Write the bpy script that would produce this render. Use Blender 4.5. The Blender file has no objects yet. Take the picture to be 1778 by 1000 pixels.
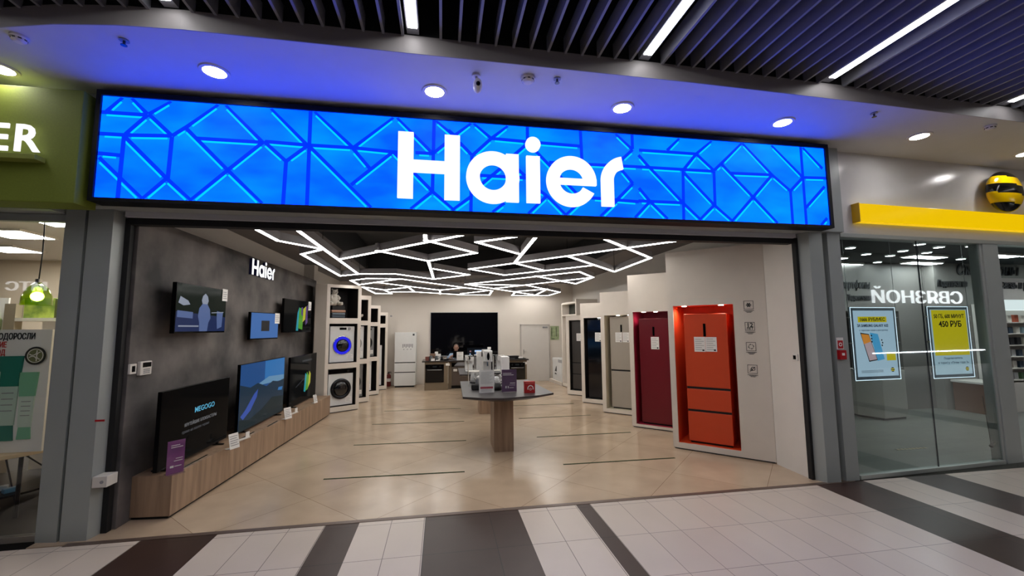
import bpy, bmesh, math, random
from mathutils import Vector, Matrix
random.seed(7)
SC = bpy.context.scene
COL = SC.collection
PI = math.pi

# ---------------------------------------------------------------- camera, light, exposure
cd = bpy.data.cameras.new('camera'); cam = bpy.data.objects.new('camera', cd); COL.objects.link(cam); SC.camera = cam
cd.sensor_fit = 'HORIZONTAL'; cd.sensor_width = 36.0; cd.lens = 36.0 * 719.76 / 1778.0
cd.clip_start = 0.05; cd.clip_end = 200
_p, _r, _y = 0.0949639, -0.0081240, 0.1671426
fw = Vector((math.sin(_y) * math.cos(_p), math.cos(_y) * math.cos(_p), math.sin(_p)))
rt = Vector((math.cos(_y), -math.sin(_y), 0)); up = rt.cross(fw)
rt2 = rt * math.cos(_r) + up * math.sin(_r); up2 = up * math.cos(_r) - rt * math.sin(_r)
cam.matrix_world = Matrix(((rt2.x, up2.x, -fw.x, 0), (rt2.y, up2.y, -fw.y, 0), (rt2.z, up2.z, -fw.z, 1.9), (0, 0, 0, 1)))

W = bpy.data.worlds.new('world'); SC.world = W; W.use_nodes = True
bg = W.node_tree.nodes['Background']; bg.inputs[0].default_value = (0.6, 0.62, 0.7, 1); bg.inputs[1].default_value = 0.05
SC.view_settings.view_transform = 'Standard'; SC.view_settings.look = 'None'
SC.view_settings.exposure = 0.0; SC.view_settings.gamma = 1.0; SC.view_settings.use_curve_mapping = False
STRIP = 19.0      # shop light strips
DOWN = 54.0       # soffit downlights
SLATL = 16.0      # linear lights between the slats

# ---------------------------------------------------------------- colours, materials
def lin(h):
    h = h.lstrip('#'); out = []
    for i in (0, 2, 4):
        c = int(h[i:i + 2], 16) / 255
        out.append(c / 12.92 if c <= 0.04045 else ((c + 0.055) / 1.055) ** 2.4)
    return tuple(out) + (1.0,)
MATS = {}
def mat(name, col='#808080', rough=0.5, metal=0.0, noise=0.0, nscale=6.0, bump=0.0, col2=None, stretch=(1, 1, 1), spec=0.5, coat=0.0, detail=4.0):
    if name in MATS: return MATS[name]
    m = bpy.data.materials.new(name); m.use_nodes = True; MATS[name] = m
    nt = m.node_tree; b = nt.nodes['Principled BSDF']
    c = lin(col)
    b.inputs['Roughness'].default_value = rough; b.inputs['Metallic'].default_value = metal
    b.inputs['Specular IOR Level'].default_value = spec; b.inputs['Coat Weight'].default_value = coat
    tc = nt.nodes.new('ShaderNodeTexCoord'); mp = nt.nodes.new('ShaderNodeMapping'); mp.inputs['Scale'].default_value = stretch
    nz = nt.nodes.new('ShaderNodeTexNoise'); nz.inputs['Scale'].default_value = nscale; nz.inputs['Detail'].default_value = detail
    nt.links.new(tc.outputs['Object'], mp.inputs[0]); nt.links.new(mp.outputs[0], nz.inputs['Vector'])
    rp = nt.nodes.new('ShaderNodeValToRGB'); rp.color_ramp.elements[0].position = 0.3; rp.color_ramp.elements[1].position = 0.7
    if col2: c2 = lin(col2)
    else: k = 1 - max(noise, 0.03); c2 = (c[0] * k, c[1] * k, c[2] * k, 1)
    rp.color_ramp.elements[0].color = c2; rp.color_ramp.elements[1].color = c
    nt.links.new(nz.outputs[0], rp.inputs[0]); nt.links.new(rp.outputs[0], b.inputs['Base Color'])
    if bump:
        bp = nt.nodes.new('ShaderNodeBump'); bp.inputs['Strength'].default_value = bump; bp.inputs['Distance'].default_value = 0.01
        nt.links.new(nz.outputs[0], bp.inputs['Height']); nt.links.new(bp.outputs[0], b.inputs['Normal'])
    return m
def emis(name, rgb, st, rough=0.15, spec=0.25):
    if name in MATS: return MATS[name]
    m = bpy.data.materials.new(name); m.use_nodes = True; MATS[name] = m
    nt = m.node_tree; b = nt.nodes['Principled BSDF']
    c = lin(rgb) if isinstance(rgb, str) else tuple(rgb) + (1.0,)
    b.inputs['IOR'].default_value = 1.2; b.inputs['Base Color'].default_value = (0.004, 0.004, 0.004, 1); b.inputs['Roughness'].default_value = rough; b.inputs['Specular IOR Level'].default_value = spec
    b.inputs['Emission Color'].default_value = c; b.inputs['Emission Strength'].default_value = st
    return m
def glass(name, tint, refl=1.45, rough=0.0):
    if name in MATS: return MATS[name]
    m = bpy.data.materials.new(name); m.use_nodes = True; MATS[name] = m
    nt = m.node_tree; nt.nodes.remove(nt.nodes['Principled BSDF']); out = nt.nodes['Material Output']
    t = nt.nodes.new('ShaderNodeBsdfTransparent'); t.inputs[0].default_value = tint + (1,)
    g = nt.nodes.new('ShaderNodeBsdfGlossy'); g.inputs['Roughness'].default_value = rough; g.inputs[0].default_value = (1, 1, 1, 1)
    f = nt.nodes.new('ShaderNodeLayerWeight'); f.inputs[0].default_value = 0.5
    pw = nt.nodes.new('ShaderNodeMath'); pw.operation = 'POWER'; pw.inputs[1].default_value = 3.5
    mr = nt.nodes.new('ShaderNodeMapRange'); mr.inputs['To Min'].default_value = ((refl - 1) / (refl + 1)) ** 2; mr.inputs['To Max'].default_value = 0.9
    mx = nt.nodes.new('ShaderNodeMixShader'); nt.links.new(f.outputs['Facing'], pw.inputs[0]); nt.links.new(pw.outputs[0], mr.inputs[0])
    nt.links.new(mr.outputs[0], mx.inputs[0]); nt.links.new(t.outputs[0], mx.inputs[1]); nt.links.new(g.outputs[0], mx.inputs[2]); nt.links.new(mx.outputs[0], out.inputs[0])
    return m
def tiles(name, c1, c2, cm, w, h, ox, oy, rot=0.0, rough=0.25, ms=0.004, off=0.0, nz=0.12, nscale=2.0, spec=0.5):
    if name in MATS: return MATS[name]
    m = bpy.data.materials.new(name); m.use_nodes = True; MATS[name] = m
    nt = m.node_tree; b = nt.nodes['Principled BSDF']; L = nt.links.new
    tc = nt.nodes.new('ShaderNodeTexCoord'); mp = nt.nodes.new('ShaderNodeMapping')
    mp.inputs['Rotation'].default_value = (0, 0, rot); mp.inputs['Location'].default_value = (-ox, -oy, 0)
    L(tc.outputs['Object'], mp.inputs[0])
    br = nt.nodes.new('ShaderNodeTexBrick'); br.offset = off; br.inputs['Scale'].default_value = 1
    br.inputs['Brick Width'].default_value = w; br.inputs['Row Height'].default_value = h; br.inputs['Mortar Size'].default_value = ms
    br.inputs['Mortar Smooth'].default_value = 0.0; br.inputs['Color1'].default_value = lin(c1); br.inputs['Color2'].default_value = lin(c2); br.inputs['Mortar'].default_value = lin(cm)
    L(mp.outputs[0], br.inputs['Vector'])
    n = nt.nodes.new('ShaderNodeTexNoise'); n.inputs['Scale'].default_value = nscale; n.inputs['Detail'].default_value = 6; L(tc.outputs['Object'], n.inputs['Vector'])
    mr = nt.nodes.new('ShaderNodeMapRange'); mr.inputs['From Min'].default_value = 0.3; mr.inputs['From Max'].default_value = 0.7; mr.inputs['To Min'].default_value = 1 - nz; mr.inputs['To Max'].default_value = 1.0
    L(n.outputs[0], mr.inputs[0])
    mx = nt.nodes.new('ShaderNodeMix'); mx.data_type = 'RGBA'; mx.blend_type = 'MULTIPLY'; mx.inputs[0].default_value = 1
    L(br.outputs['Color'], mx.inputs[6]); L(mr.outputs[0], mx.inputs[7]); L(mx.outputs[2], b.inputs['Base Color'])
    b.inputs['Roughness'].default_value = rough; b.inputs['Specular IOR Level'].default_value = spec
    return m

# ---------------------------------------------------------------- mesh builder
class MB:
    def __init__(s): s.bm = bmesh.new(); s.mi = 0; s.M = None
    def _f(s, vs):
        try: f = s.bm.faces.new(vs); f.material_index = s.mi; return f
        except ValueError: return None
    def v(s, x, y, z):
        p = Vector((x, y, z))
        if s.M is not None: p = s.M @ p
        return s.bm.verts.new(p)
    def box(s, x0, x1, y0, y1, z0, z1, mi=None):
        if mi is not None: s.mi = mi
        a = [s.v(x, y, z) for z in (z0, z1) for x, y in ((x0, y0), (x1, y0), (x1, y1), (x0, y1))]
        for q in ((3, 2, 1, 0), (4, 5, 6, 7), (0, 1, 5, 4), (1, 2, 6, 5), (2, 3, 7, 6), (3, 0, 4, 7)): s._f([a[i] for i in q])
        return s
    def prism(s, pts, z0, z1, mi=None, ax='z'):
        if mi is not None: s.mi = mi
        def g(p, h): return (p[0], p[1], h) if ax == 'z' else ((p[0], h, p[1]) if ax == 'y' else (h, p[0], p[1]))
        a = [s.v(*g(p, z0)) for p in pts]; b = [s.v(*g(p, z1)) for p in pts]; n = len(pts)
        s._f(a[::-1]); s._f(b)
        for i in range(n): s._f([a[i], a[(i + 1) % n], b[(i + 1) % n], b[i]])
        return s
    def lathe(s, c, prof, ax='z', seg=24, mi=None, cap=True):
        if mi is not None: s.mi = mi
        rings = []
        for r, h in prof:
            ring = []
            for k in range(seg):
                t = 2 * PI * k / seg; a, b_ = r * math.cos(t), r * math.sin(t)
                p = {'z': (a, b_, h), 'y': (a, h, b_), 'x': (h, a, b_)}[ax]
                ring.append(s.v(c[0] + p[0], c[1] + p[1], c[2] + p[2]))
            rings.append(ring)
        for i in range(len(rings) - 1):
            for k in range(seg): s._f([rings[i][k], rings[i][(k + 1) % seg], rings[i + 1][(k + 1) % seg], rings[i + 1][k]])
        if cap: s._f(rings[0][::-1]); s._f(rings[-1])
        return s
    def cyl(s, c, r, h, ax='z', seg=20, mi=None): return s.lathe(c, [(r, 0), (r, h)], ax, seg, mi)
    def ball(s, c, rx, ry=None, rz=None, seg=16, rings=10, mi=None, M=None):
        if mi is not None: s.mi = mi
        ry = ry or rx; rz = rz or rx; R = []
        for i in range(rings + 1):
            ph = -PI / 2 + PI * i / rings; row = []
            for k in range(seg):
                t = 2 * PI * k / seg; p = Vector((rx * math.cos(ph) * math.cos(t), ry * math.cos(ph) * math.sin(t), rz * math.sin(ph)))
                if M is not None: p = M @ p
                row.append(s.v(c[0] + p.x, c[1] + p.y, c[2] + p.z))
            R.append(row)
        for i in range(rings):
            for k in range(seg): s._f([R[i][k], R[i][(k + 1) % seg], R[i + 1][(k + 1) % seg], R[i + 1][k]])
        return s
    def tube(s, path, r, seg=8, mi=None):
        if mi is not None: s.mi = mi
        P = [Vector(p) for p in path]; rings = []
        for i, p in enumerate(P):
            d = (P[min(i + 1, len(P) - 1)] - P[max(i - 1, 0)]).normalized()
            a = d.orthogonal().normalized() if i == 0 else (a - d * a.dot(d)).normalized()
            b_ = d.cross(a); rr = r[i] if isinstance(r, (list, tuple)) else r
            rings.append([s.v(*(p + a * rr * math.cos(2 * PI * k / seg) + b_ * rr * math.sin(2 * PI * k / seg))) for k in range(seg)])
        for i in range(len(rings) - 1):
            for k in range(seg): s._f([rings[i][k], rings[i][(k + 1) % seg], rings[i + 1][(k + 1) % seg], rings[i + 1][k]])
        s._f(rings[0][::-1]); s._f(rings[-1]); return s
    def sector(s, cx, cz, r0, r1, a0, a1, y0, y1, n=32, mi=None):
        """ring sector in the XZ plane, extruded along y"""
        if mi is not None: s.mi = mi
        Q = []
        for i in range(n + 1):
            t = math.radians(a0 + (a1 - a0) * i / n); c, w = math.cos(t), math.sin(t)
            Q.append([s.v(cx + r * c, y, cz + r * w) for r, y in ((r0, y0), (r1, y0), (r1, y1), (r0, y1))])
        for i in range(n):
            for k in range(4): s._f([Q[i][k], Q[i][(k + 1) % 4], Q[i + 1][(k + 1) % 4], Q[i + 1][k]])
        if abs(a1 - a0) < 359.9: s._f(Q[0]); s._f(Q[-1][::-1])
        return s
    def build(s, name, mats, parent=None, bev=0.0, smooth=False, merge=False, loc=None, rz=0.0):
        if merge: bmesh.ops.remove_doubles(s.bm, verts=s.bm.verts, dist=1e-5)
        bmesh.ops.recalc_face_normals(s.bm, faces=s.bm.faces)
        me = bpy.data.meshes.new(name); s.bm.to_mesh(me); s.bm.free()
        for m in (mats if isinstance(mats, (list, tuple)) else [mats]): me.materials.append(m)
        if smooth:
            for p in me.polygons: p.use_smooth = True
        o = bpy.data.objects.new(name, me); COL.objects.link(o)
        if parent: o.parent = parent
        if loc: o.location = loc; o.rotation_euler = (0, 0, rz)
        if bev:
            b = o.modifiers.new('bevel', 'BEVEL'); b.width = bev; b.segments = 2; b.limit_method = 'ANGLE'; b.angle_limit = 0.7
        return o
def tag(o, label, cat, group=None, kind=None):
    if label: o['label'] = label
    if cat: o['category'] = cat
    if group: o['group'] = group
    if kind: o['kind'] = kind
    return o
def thing(name, label, cat, loc=(0, 0, 0), rz=0.0, group=None):
    o = bpy.data.objects.new(name, None); COL.objects.link(o); o.empty_display_size = 0.1
    o.location = loc; o.rotation_euler = (0, 0, rz); return tag(o, label, cat, group)
def struct(o): o['kind'] = 'structure'; return o
def dup(root, loc, rz=0.0, label=None, group=None):
    r = root.copy(); COL.objects.link(r); r.location = loc; r.rotation_euler = (0, 0, rz)
    if label: r['label'] = label
    if group: r['group'] = group
    for ch in list(root.children):
        c = ch.copy(); COL.objects.link(c); c.parent = r
        for g in list(ch.children):
            d = g.copy(); COL.objects.link(d); d.parent = c
    return r
def text(name, body, size, m, parent, loc, rz=0.0, ext=0.001, align='CENTER', xs=1.0, bold=0.0, width=None, flip=False, shear=0.0, tilt=PI / 2):
    cu = bpy.data.curves.new(name, 'FONT'); cu.body = body; cu.size = size; cu.extrude = ext; cu.align_x = align; cu.align_y = 'CENTER'; cu.offset = bold; cu.shear = shear
    cu.resolution_u = 3
    t = bpy.data.objects.new('tmp', cu); COL.objects.link(t); bpy.context.view_layer.update()
    me = bpy.data.meshes.new_from_object(t.evaluated_get(bpy.context.evaluated_depsgraph_get()))
    bpy.data.objects.remove(t); bpy.data.curves.remove(cu)
    me.name = name; me.materials.clear(); me.materials.append(m)
    for p in me.polygons: p.material_index = 0
    if width and len(me.vertices):
        w = max(v.co.x for v in me.vertices) - min(v.co.x for v in me.vertices); xs = width / w
    if xs != 1.0:
        for v in me.vertices: v.co.x *= xs
    o = bpy.data.objects.new(name, me); COL.objects.link(o); o.location = loc; o.rotation_euler = (tilt, 0, rz)
    if parent: o.parent = parent
    return o

# materials
M_white = mat('white_paint', '#d9d3cb', 0.55, noise=0.03)
M_wallw = mat('white_wall_paint', '#d9d0c5', 0.6, noise=0.04, nscale=1.5)
M_cab = mat('cream_white_laminate', '#dad0c4', 0.45, noise=0.03)
M_soff = mat('white_plaster', '#c9c9cc', 0.6, noise=0.02)
M_ceilg = mat('shade_toned_ceiling', '#77706d', 0.8, noise=0.05)  # shade of the indirectly lit ceiling is mixed into this grey
M_black = mat('black_paint', '#0a0a0c', 0.7)
M_blackg = mat('black_gloss_plastic', '#060608', 0.15, spec=0.25)
M_blackg.node_tree.nodes['Principled BSDF'].inputs['IOR'].default_value = 1.25
M_blackm = mat('black_satin_metal', '#101013', 0.4, metal=0.4)
M_conc = mat('dark_concrete_plaster', '#78716d', 0.8, col2='#3b3939', nscale=1.9, bump=0.12, detail=8)
M_wood = mat('oak_veneer', '#a98c72', 0.45, col2='#836a55', nscale=5, stretch=(3, 3, 0.25), detail=6)
M_steel = mat('brushed_steel', '#b5b3b0', 0.3, metal=0.9, noise=0.08, nscale=30, stretch=(1, 1, 8))
M_chrome = mat('chrome', '#d8d8d8', 0.12, metal=1.0)
M_alu = mat('grey_painted_aluminium', '#a0a5a2', 0.42, metal=0.15, noise=0.05, nscale=3)
M_alud = mat('dark_grey_aluminium', '#33373e', 0.4, metal=0.3)
M_slat = mat('grey_baffle_paint', '#82838c', 0.45, noise=0.05)
M_paper = mat('white_paper', '#ebe8e4', 0.6, noise=0.02)
M_ink = mat('black_ink', '#1a1a1c', 0.6)
M_grey = mat('grey_plastic', '#8c8c8e', 0.4)
M_red = mat('red_paint', '#b3141c', 0.35)
M_tape = mat('green_floor_tape', '#26331c', 0.9, spec=0.1)
M_strip = emis('strip_light', (1.0, 0.97, 0.93), STRIP)
M_down = emis('downlight_lens', (1.0, 0.97, 0.95), DOWN)
M_slatl = emis('linear_lens', (1.0, 0.98, 1.0), SLATL)
M_glassR = glass('green_tinted_glass', (0.86, 0.91, 0.90), 1.5)
M_glassL = glass('clear_shop_glass', (0.94, 0.95, 0.95), 1.4)
M_acryl = glass('clear_acrylic', (0.98, 0.985, 0.99), 1.3)
# ================================================================ SETTING
# mall floor: white tiles with dark stripes (a face strip per stripe)
M_tw = tiles('white_mall_tile', '#d0c2b4', '#c9bbae', '#75685f', 0.3155, 0.635, -0.16, 0.585, 0, 0.3, 0.003, nz=0.06, spec=0.35)
M_tw2 = tiles('white_mall_tile_right', '#cec1b4', '#c6b9ad', '#877b75', 0.3155, 0.635, 0.01, 0.585, 0, 0.3, 0.003, nz=0.06, spec=0.35)
M_td = tiles('dark_brown_mall_tile', '#45332d', '#3f2e28', '#231c1b', 0.635, 0.635, -0.145, 0.585, 0, 0.35, 0.003, nz=0.12, nscale=5, spec=0.25)
xs = [(-16, -5.2, 0), (-5.2, -4.6, 2), (-4.6, -2.68, 0), (-2.68, -2.05, 2), (-2.05, -1.10, 0), (-1.10, -0.785, 2), (-0.785, -0.15, 0), (-0.15, 0.80, 2), (0.80, 1.43, 0),
      (1.43, 1.583, 2), (1.583, 4.42, 1), (4.42, 5.09, 2), (5.09, 5.70, 1), (5.70, 6.32, 2), (6.32, 10.0, 1), (10.0, 10.63, 2), (10.63, 30, 1)]
b = MB()
for x0, x1, k in xs: b.box(x0, x1, -5.0, 4.49, -0.12, 0, k)
struct(b.build('floor', [M_tw, M_tw2, M_td]))
M_shop = tiles('beige_marble_shop_tile', '#c4ad93', '#bda58b', '#927a62', 1.046, 1.046, 0.538, 0.516, -PI / 4, 0.2, 0.0028, nz=0.2, nscale=1.9)
struct(MB().box(-3.6, 5.0, 4.51, 15.0, -0.12, 0).build('floor_shop', M_shop))
struct(MB().box(-3.3, 4.9, 4.47, 4.53, -0.02, 0.004).build('trim_1', mat('threshold_strip', '#6b5a50', 0.4, metal=0.4)))

# shop walls
struct(MB().box(-3.55, -3.4, 4.9, 14.9, 0, 3.6).build('wall_left', M_wallw))
struct(MB().box(-3.55, 5.0, 14.7, 14.9, 0, 3.6).build('wall_back', M_wallw))
struct(MB().prism([(4.555, 5.22), (4.525, 4.68), (4.9, 4.68), (4.9, 14.7), (4.75, 14.7), (4.75, 5.41)], 0, 3.55).build('wall_right', M_white))
struct(MB().box(-3.4, -3.08, 4.76, 10.88, 0, 3.09).build('wall_left_panel', M_conc, bev=0.004))
struct(MB().box(-3.40, -3.16, 10.95, 11.25, 0, 3.5).build('trim_2', M_wallw))
# shop ceiling: ring greyed to carry its shade, black recess
b = MB()
b.box(-3.55, 4.95, 4.9, 5.0, 3.5, 3.6, 0); b.box(-3.55, -2.15, 5.0, 14.8, 3.5, 3.6, 0); b.box(3.8, 4.95, 5.0, 14.8, 3.5, 3.6, 0); b.box(-2.15, 3.8, 12.6, 14.8, 3.5, 3.6, 0)
b.box(-2.3, -2.15, 4.9, 12.7, 3.6, 4.3, 1); b.box(3.8, 3.95, 4.9, 12.7, 3.6, 4.3, 1); b.box(-2.3, 3.95, 12.6, 12.75, 3.6, 4.3, 1); b.box(-2.3, 3.95, 4.8, 4.9, 3.1, 4.3, 1); b.box(-2.3, 3.95, 4.8, 12.75, 4.3, 4.4, 1)
struct(b.build('ceiling_shop', [M_ceilg, M_black]))
for i, (x, y, w) in enumerate(((0.35, 7.4, 0.3), (1.9, 6.9, 0.26))):
    t = thing('ceiling_cassette', ['small grey ventilation box on the black ceiling above the centre light frame', 'small grey ventilation box on the black ceiling right of the branching light frame'][i], 'air vent', (x, y, 3.9), 0, 'ventilation boxes on the black ceiling')
    MB().box(-w, w, -0.15, 0.15, 0, 0.12).build('housing', M_grey, t, bev=0.01)
    bb = MB()
    for k in range(6): bb.box(-w * 0.9, w * 0.9, -0.12 + k * 0.045, -0.10 + k * 0.045, -0.01, 0)
    bb.build('grille', M_alud, t)
    MB().cyl((0, 0, 0.12), 0.02, 0.28).build('hanger', M_blackm, t)

# portal: header, columns
struct(MB().box(-3.62, 5.08, 4.45, 4.8, 3.085, 4.2).build('wall_front', M_alu))
b = MB(); b.box(-3.12, 4.53, 4.62, 4.8, 3.03, 3.084, 0); b.box(-3.12, 4.53, 4.66, 4.76, 2.965, 3.03, 1)
struct(b.build('trim_3', [mat('light_grey_header', '#c9cacd', 0.4), M_black]))
b = MB(); b.prism([(-3.61, 4.60), (-3.425, 4.575), (-3.425, 4.70), (-3.40, 4.70), (-3.40, 4.575), (-3.18, 4.565), (-3.16, 4.70), (-3.16, 4.9), (-3.61, 4.9)], 0, 3.085, 0)
b.box(-3.16, -3.11, 4.69, 4.75, 0, 3.03, 1); b.box(-3.425, -3.40, 4.66, 4.70, 0, 3.08, 1)
struct(b.build('trim_4', [M_alu, M_black]))
b = MB(); b.prism([(5.065, 4.505), (4.875, 4.503), (4.865, 4.62), (4.80, 4.62), (4.785, 4.49), (4.60, 4.50), (4.555, 4.63), (4.555, 4.9), (5.065, 4.9)], 0, 3.085, 0)
b.box(4.515, 4.552, 4.62, 4.68, 0, 3.03, 1); b.box(4.80, 4.865, 4.58, 4.62, 0, 3.08, 1)
struct(b.build('trim_5', [M_alu, M_black]))

# mall soffit with curved edge and riser, slat ceiling
edge = [(-9, 6.5), (-6.5, 5.2), (-5.2, 4.35), (-4.4, 3.95), (-3.8, 3.70), (-3.325, 3.55), (-2.9, 3.45), (-2.45, 3.39), (-2.0, 3.365), (-0.8, 3.375), (0.5, 3.385), (2.3, 3.40), (4.3, 3.45), (6.6, 3.53), (9, 3.63), (14, 3.9), (30, 5.0)]
b = MB(); n = len(edge)
for i in range(n - 1):
    (x0, y0), (x1, y1) = edge[i], edge[i + 1]
    b.prism([(x0, y0), (x1, y1), (x1, 6.6), (x0, 6.6)], 4.2, 4.36, 0)
    b.prism([(x0, y0), (x1, y1), (x1, y1 + 0.03), (x0, y0 + 0.03)], 4.36, 5.1, 1)
for i in range(n - 1):
    (x0, y0), (x1, y1) = edge[i], edge[i + 1]; b.prism([(x0, y0 - .008), (x1, y1 - .008), (x1, y1 - .0003), (x0, y0 - .0003)], 4.2, 4.36, 2)
struct(b.build('ceiling_soffit', [M_soff, M_black, mat('grey_riser', '#8f8b8a', .5)], smooth=False))
def edge_y(x):
    for i in range(n - 1):
        if edge[i][0] <= x <= edge[i + 1][0]:
            return edge[i][1] + (edge[i + 1][1] - edge[i][1]) * (x - edge[i][0]) / (edge[i + 1][0] - edge[i][0])
    return 3.4
LX = [-3.99, -2.07, -0.26, 1.83, 3.84, 6.25, 8.3, 10.3]
b = MB(); x = -6.96
while x < 13:
    if all(abs(x - l) > 0.075 for l in LX): b.box(x - 0.011, x + 0.011, -4.0, edge_y(x), 4.345, 4.50, 0)
    x += 0.1575
for y in (-2.4, -0.8, 0.8, 2.2): b.box(-7, 13, y - 0.02, y + 0.02, 4.50, 4.54, 1)
struct(b.build('ceiling_slats', [M_slat, M_blackm]))
struct(MB().box(-16, 30, -5.1, 6.7, 5.1, 5.2).build('ceiling', M_black))
b = MB()
b.tube([(-7, 1.9, 4.78), (13, 2.1, 4.78)], 0.05); b.tube([(-7, 2.6, 4.9), (13, 2.5, 4.9)], 0.03); b.box(-7, 13, 1.2, 1.5, 4.85, 4.9)
struct(b.build('trim_6', M_alud))
names = ['beyond the left edge of the photo', 'at the top left above the second downlight', 'above the letter H', 'above the letters ier', 'above the right end of the blue sign', 'at the far top right corner', 'to the right outside the photo', 'furthest right along the ceiling']
for l, nm in zip(LX, names):
    t = thing('linear_light', 'white linear ceiling light between the grey slats ' + nm, 'ceiling light', (l, 0, 4.37), 0, 'linear lights set between the ceiling slats')
    y1 = edge_y(l) - 0.09
    MB().box(-0.05, 0.05, -3.9, edge_y(l) - 0.01, 0.0, 0.10).build('housing', M_slat, t)
    MB().box(-0.038, 0.038, -3.85, y1, -0.006, -0.0005).build('diffuser', M_slatl, t)

# opposite side of the mall (seen only as reflections)
struct(MB().box(-16, 30, -5.2, -5.0, 0, 5.2).build('wall_opposite', mat('dark_shopfront', '#3c3c40', 0.5)))
struct(MB().box(-16.2, -16, -5.2, 12, 0, 5.2).build('wall_far_left', mat('mall_side_wall', '#8a8480', 0.6)))
struct(MB().box(30, 30.2, -5.2, 12, 0, 5.2).build('wall_far_right', MATS['mall_side_wall']))
M_lw = emis('white_letter_glow', (0.95, 0.97, 1.0), 5.0)
def opp(name, body, x0, x1, z, size, label):
    t = thing(name, label, 'sign', (x1, -4.99, z))
    o = text('lettering', body, size, M_lw, t, (-(x1 - x0) / 2, 0.05, 0), PI, 0.03, width=(x1 - x0)); return t
opp('shop_sign', 'СВЯЗНОЙ', 19.8, 25.65, 3.10, 0.8, 'white lit letters of the phone shop sign mirrored in the right shop window')
opp('shop_sign', 'МТС', -12.5, -11.5, 3.2, 0.36, 'white lit letters on the opposite side mirrored in the left shop window')

t = thing('light_bar', 'long white light bar mirrored across the two posters in the right window', 'light', (19.6, -4.99, 0.62)); MB().box(0, 7.3, 0.0, 0.05, 0, 0.05).build('diffuser', emis('light_bar_glow', (.9, .96, 1), 12), t)
# ================================================================ MAIN SIGN
SEGS = [(-3.12,3.95,-3.0,4.1),(-2.92,4.1,-2.78,3.95),(-3.13,3.94,-2.78,3.94),(-2.77,3.95,-2.59,4.1),(-2.78,3.94,-2.95,3.74),(-2.77,3.95,-2.56,3.75),(-3.14,3.73,-2.94,3.73),(-2.94,3.73,-2.56,3.75),(-2.96,3.72,-2.97,3.12),(-2.96,3.72,-2.58,3.33),(-2.56,3.74,-2.57,3.33),(-3.14,3.54,-2.97,3.53),(-3.15,3.5,-2.77,3.12),(-2.56,3.75,-2.44,3.85),(-2.44,3.85,-2.18,4.1),(-2.45,3.84,-2.06,3.44),(-2.35,3.74,-1.76,3.74),(-2.11,4.1,-1.76,3.74),(-1.76,3.74,-2.06,3.44),(-2.06,3.44,-2.37,3.12),(-2.06,3.44,-1.74,3.12),(-2.58,3.33,-2.77,3.12),(-2.58,3.33,-2.36,3.12),(-1.7,4.1,-1.35,3.74),(-1.33,4.1,-1.33,3.12),(-1.29,4.1,-0.91,3.74),(-1.74,3.75,-1.35,3.74),(-1.35,3.74,-0.9,3.74),(-0.9,3.74,-0.46,3.72),(-1.75,3.75,-1.54,3.56),(-1.54,3.56,-1.35,3.73),(-1.54,3.56,-1.55,3.12),(-1.32,3.72,-0.72,3.12),(-0.91,3.73,-0.74,3.53),(-0.92,3.35,-0.52,3.72),(-0.52,4.1,-0.9,3.75),(-0.48,4.1,-0.11,3.73),(-0.1,4.1,-0.11,3.33),(-0.29,3.73,-0.11,3.73),(-0.52,3.73,-0.11,3.32),(-0.11,3.32,0.12,3.12),(-0.08,4.1,0.11,3.94),(-0.11,3.73,0.12,3.94),(-0.11,3.32,-0.33,3.12),(0.05,4.0,0.11,3.95),(0.11,3.94,0.29,4.1),(0.17,3.87,0.3,3.74),(0.32,4.1,0.51,3.94),(0.51,3.94,0.3,3.73),(0.51,3.94,0.69,4.1),(0.51,3.94,0.9,3.93),(0.9,3.93,1.52,3.92),(0.91,4.1,0.91,3.93),(1.52,4.1,1.53,3.75),(0.3,3.73,0.29,3.12),(0.76,3.77,0.91,3.91),(1.0,3.83,1.49,3.34),(1.15,3.71,2.21,3.72),(1.94,4.1,2.14,3.92),(2.14,4.1,2.14,3.93),(2.14,3.92,1.99,3.78),(1.99,3.68,2.13,3.52),(2.13,3.52,1.93,3.32),(1.63,3.33,2.19,3.31),(1.12,3.33,0.91,3.12),(1.12,3.33,1.33,3.12),(1.03,3.39,1.12,3.33),(0.37,3.52,0.89,3.52),(0.53,3.54,0.38,3.4),(0.8,3.61,0.88,3.54),(0.62,3.62,0.51,3.52),(1.33,3.12,1.52,3.3),(1.94,3.32,1.73,3.12),(0.3,3.29,0.09,3.12),(0.65,3.23,0.52,3.12),(2.22,3.92,2.94,3.92),(2.57,3.94,2.73,4.1),(2.94,3.92,3.15,4.1),(2.94,3.92,2.76,3.71),(2.94,3.92,3.16,3.73),(2.21,3.72,2.76,3.72),(2.76,3.72,3.16,3.72),(2.21,3.86,2.33,3.73),(2.33,3.73,2.74,3.32),(2.74,3.32,2.96,3.12),(2.76,3.71,2.74,3.12),(2.76,3.69,3.14,3.31),(3.14,3.31,3.37,3.12),(3.16,3.72,3.15,3.31),(2.19,3.32,2.33,3.32),(2.33,3.32,2.74,3.32),(2.2,3.47,2.33,3.32),(2.33,3.32,2.54,3.12),(2.33,3.32,2.14,3.12),(2.94,3.12,3.14,3.31),(3.16,3.73,3.26,3.82),(3.26,3.82,3.55,4.1),(3.26,3.82,3.66,3.43),(3.66,3.43,3.97,3.12),(3.38,3.71,3.94,3.72),(3.56,4.1,3.94,3.72),(3.94,3.72,4.18,3.53),(3.66,3.43,3.94,3.72),(3.66,3.43,3.36,3.12),(3.96,4.1,4.37,3.71),(4.37,4.1,4.37,3.71),(4.37,3.71,4.37,3.12),(4.4,4.1,4.66,3.84),(4.37,3.71,4.67,3.72),(4.37,3.71,4.18,3.53),(4.18,3.53,4.18,3.12),(4.67,3.61,4.38,3.33),(4.67,3.21,4.58,3.12)]
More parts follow.
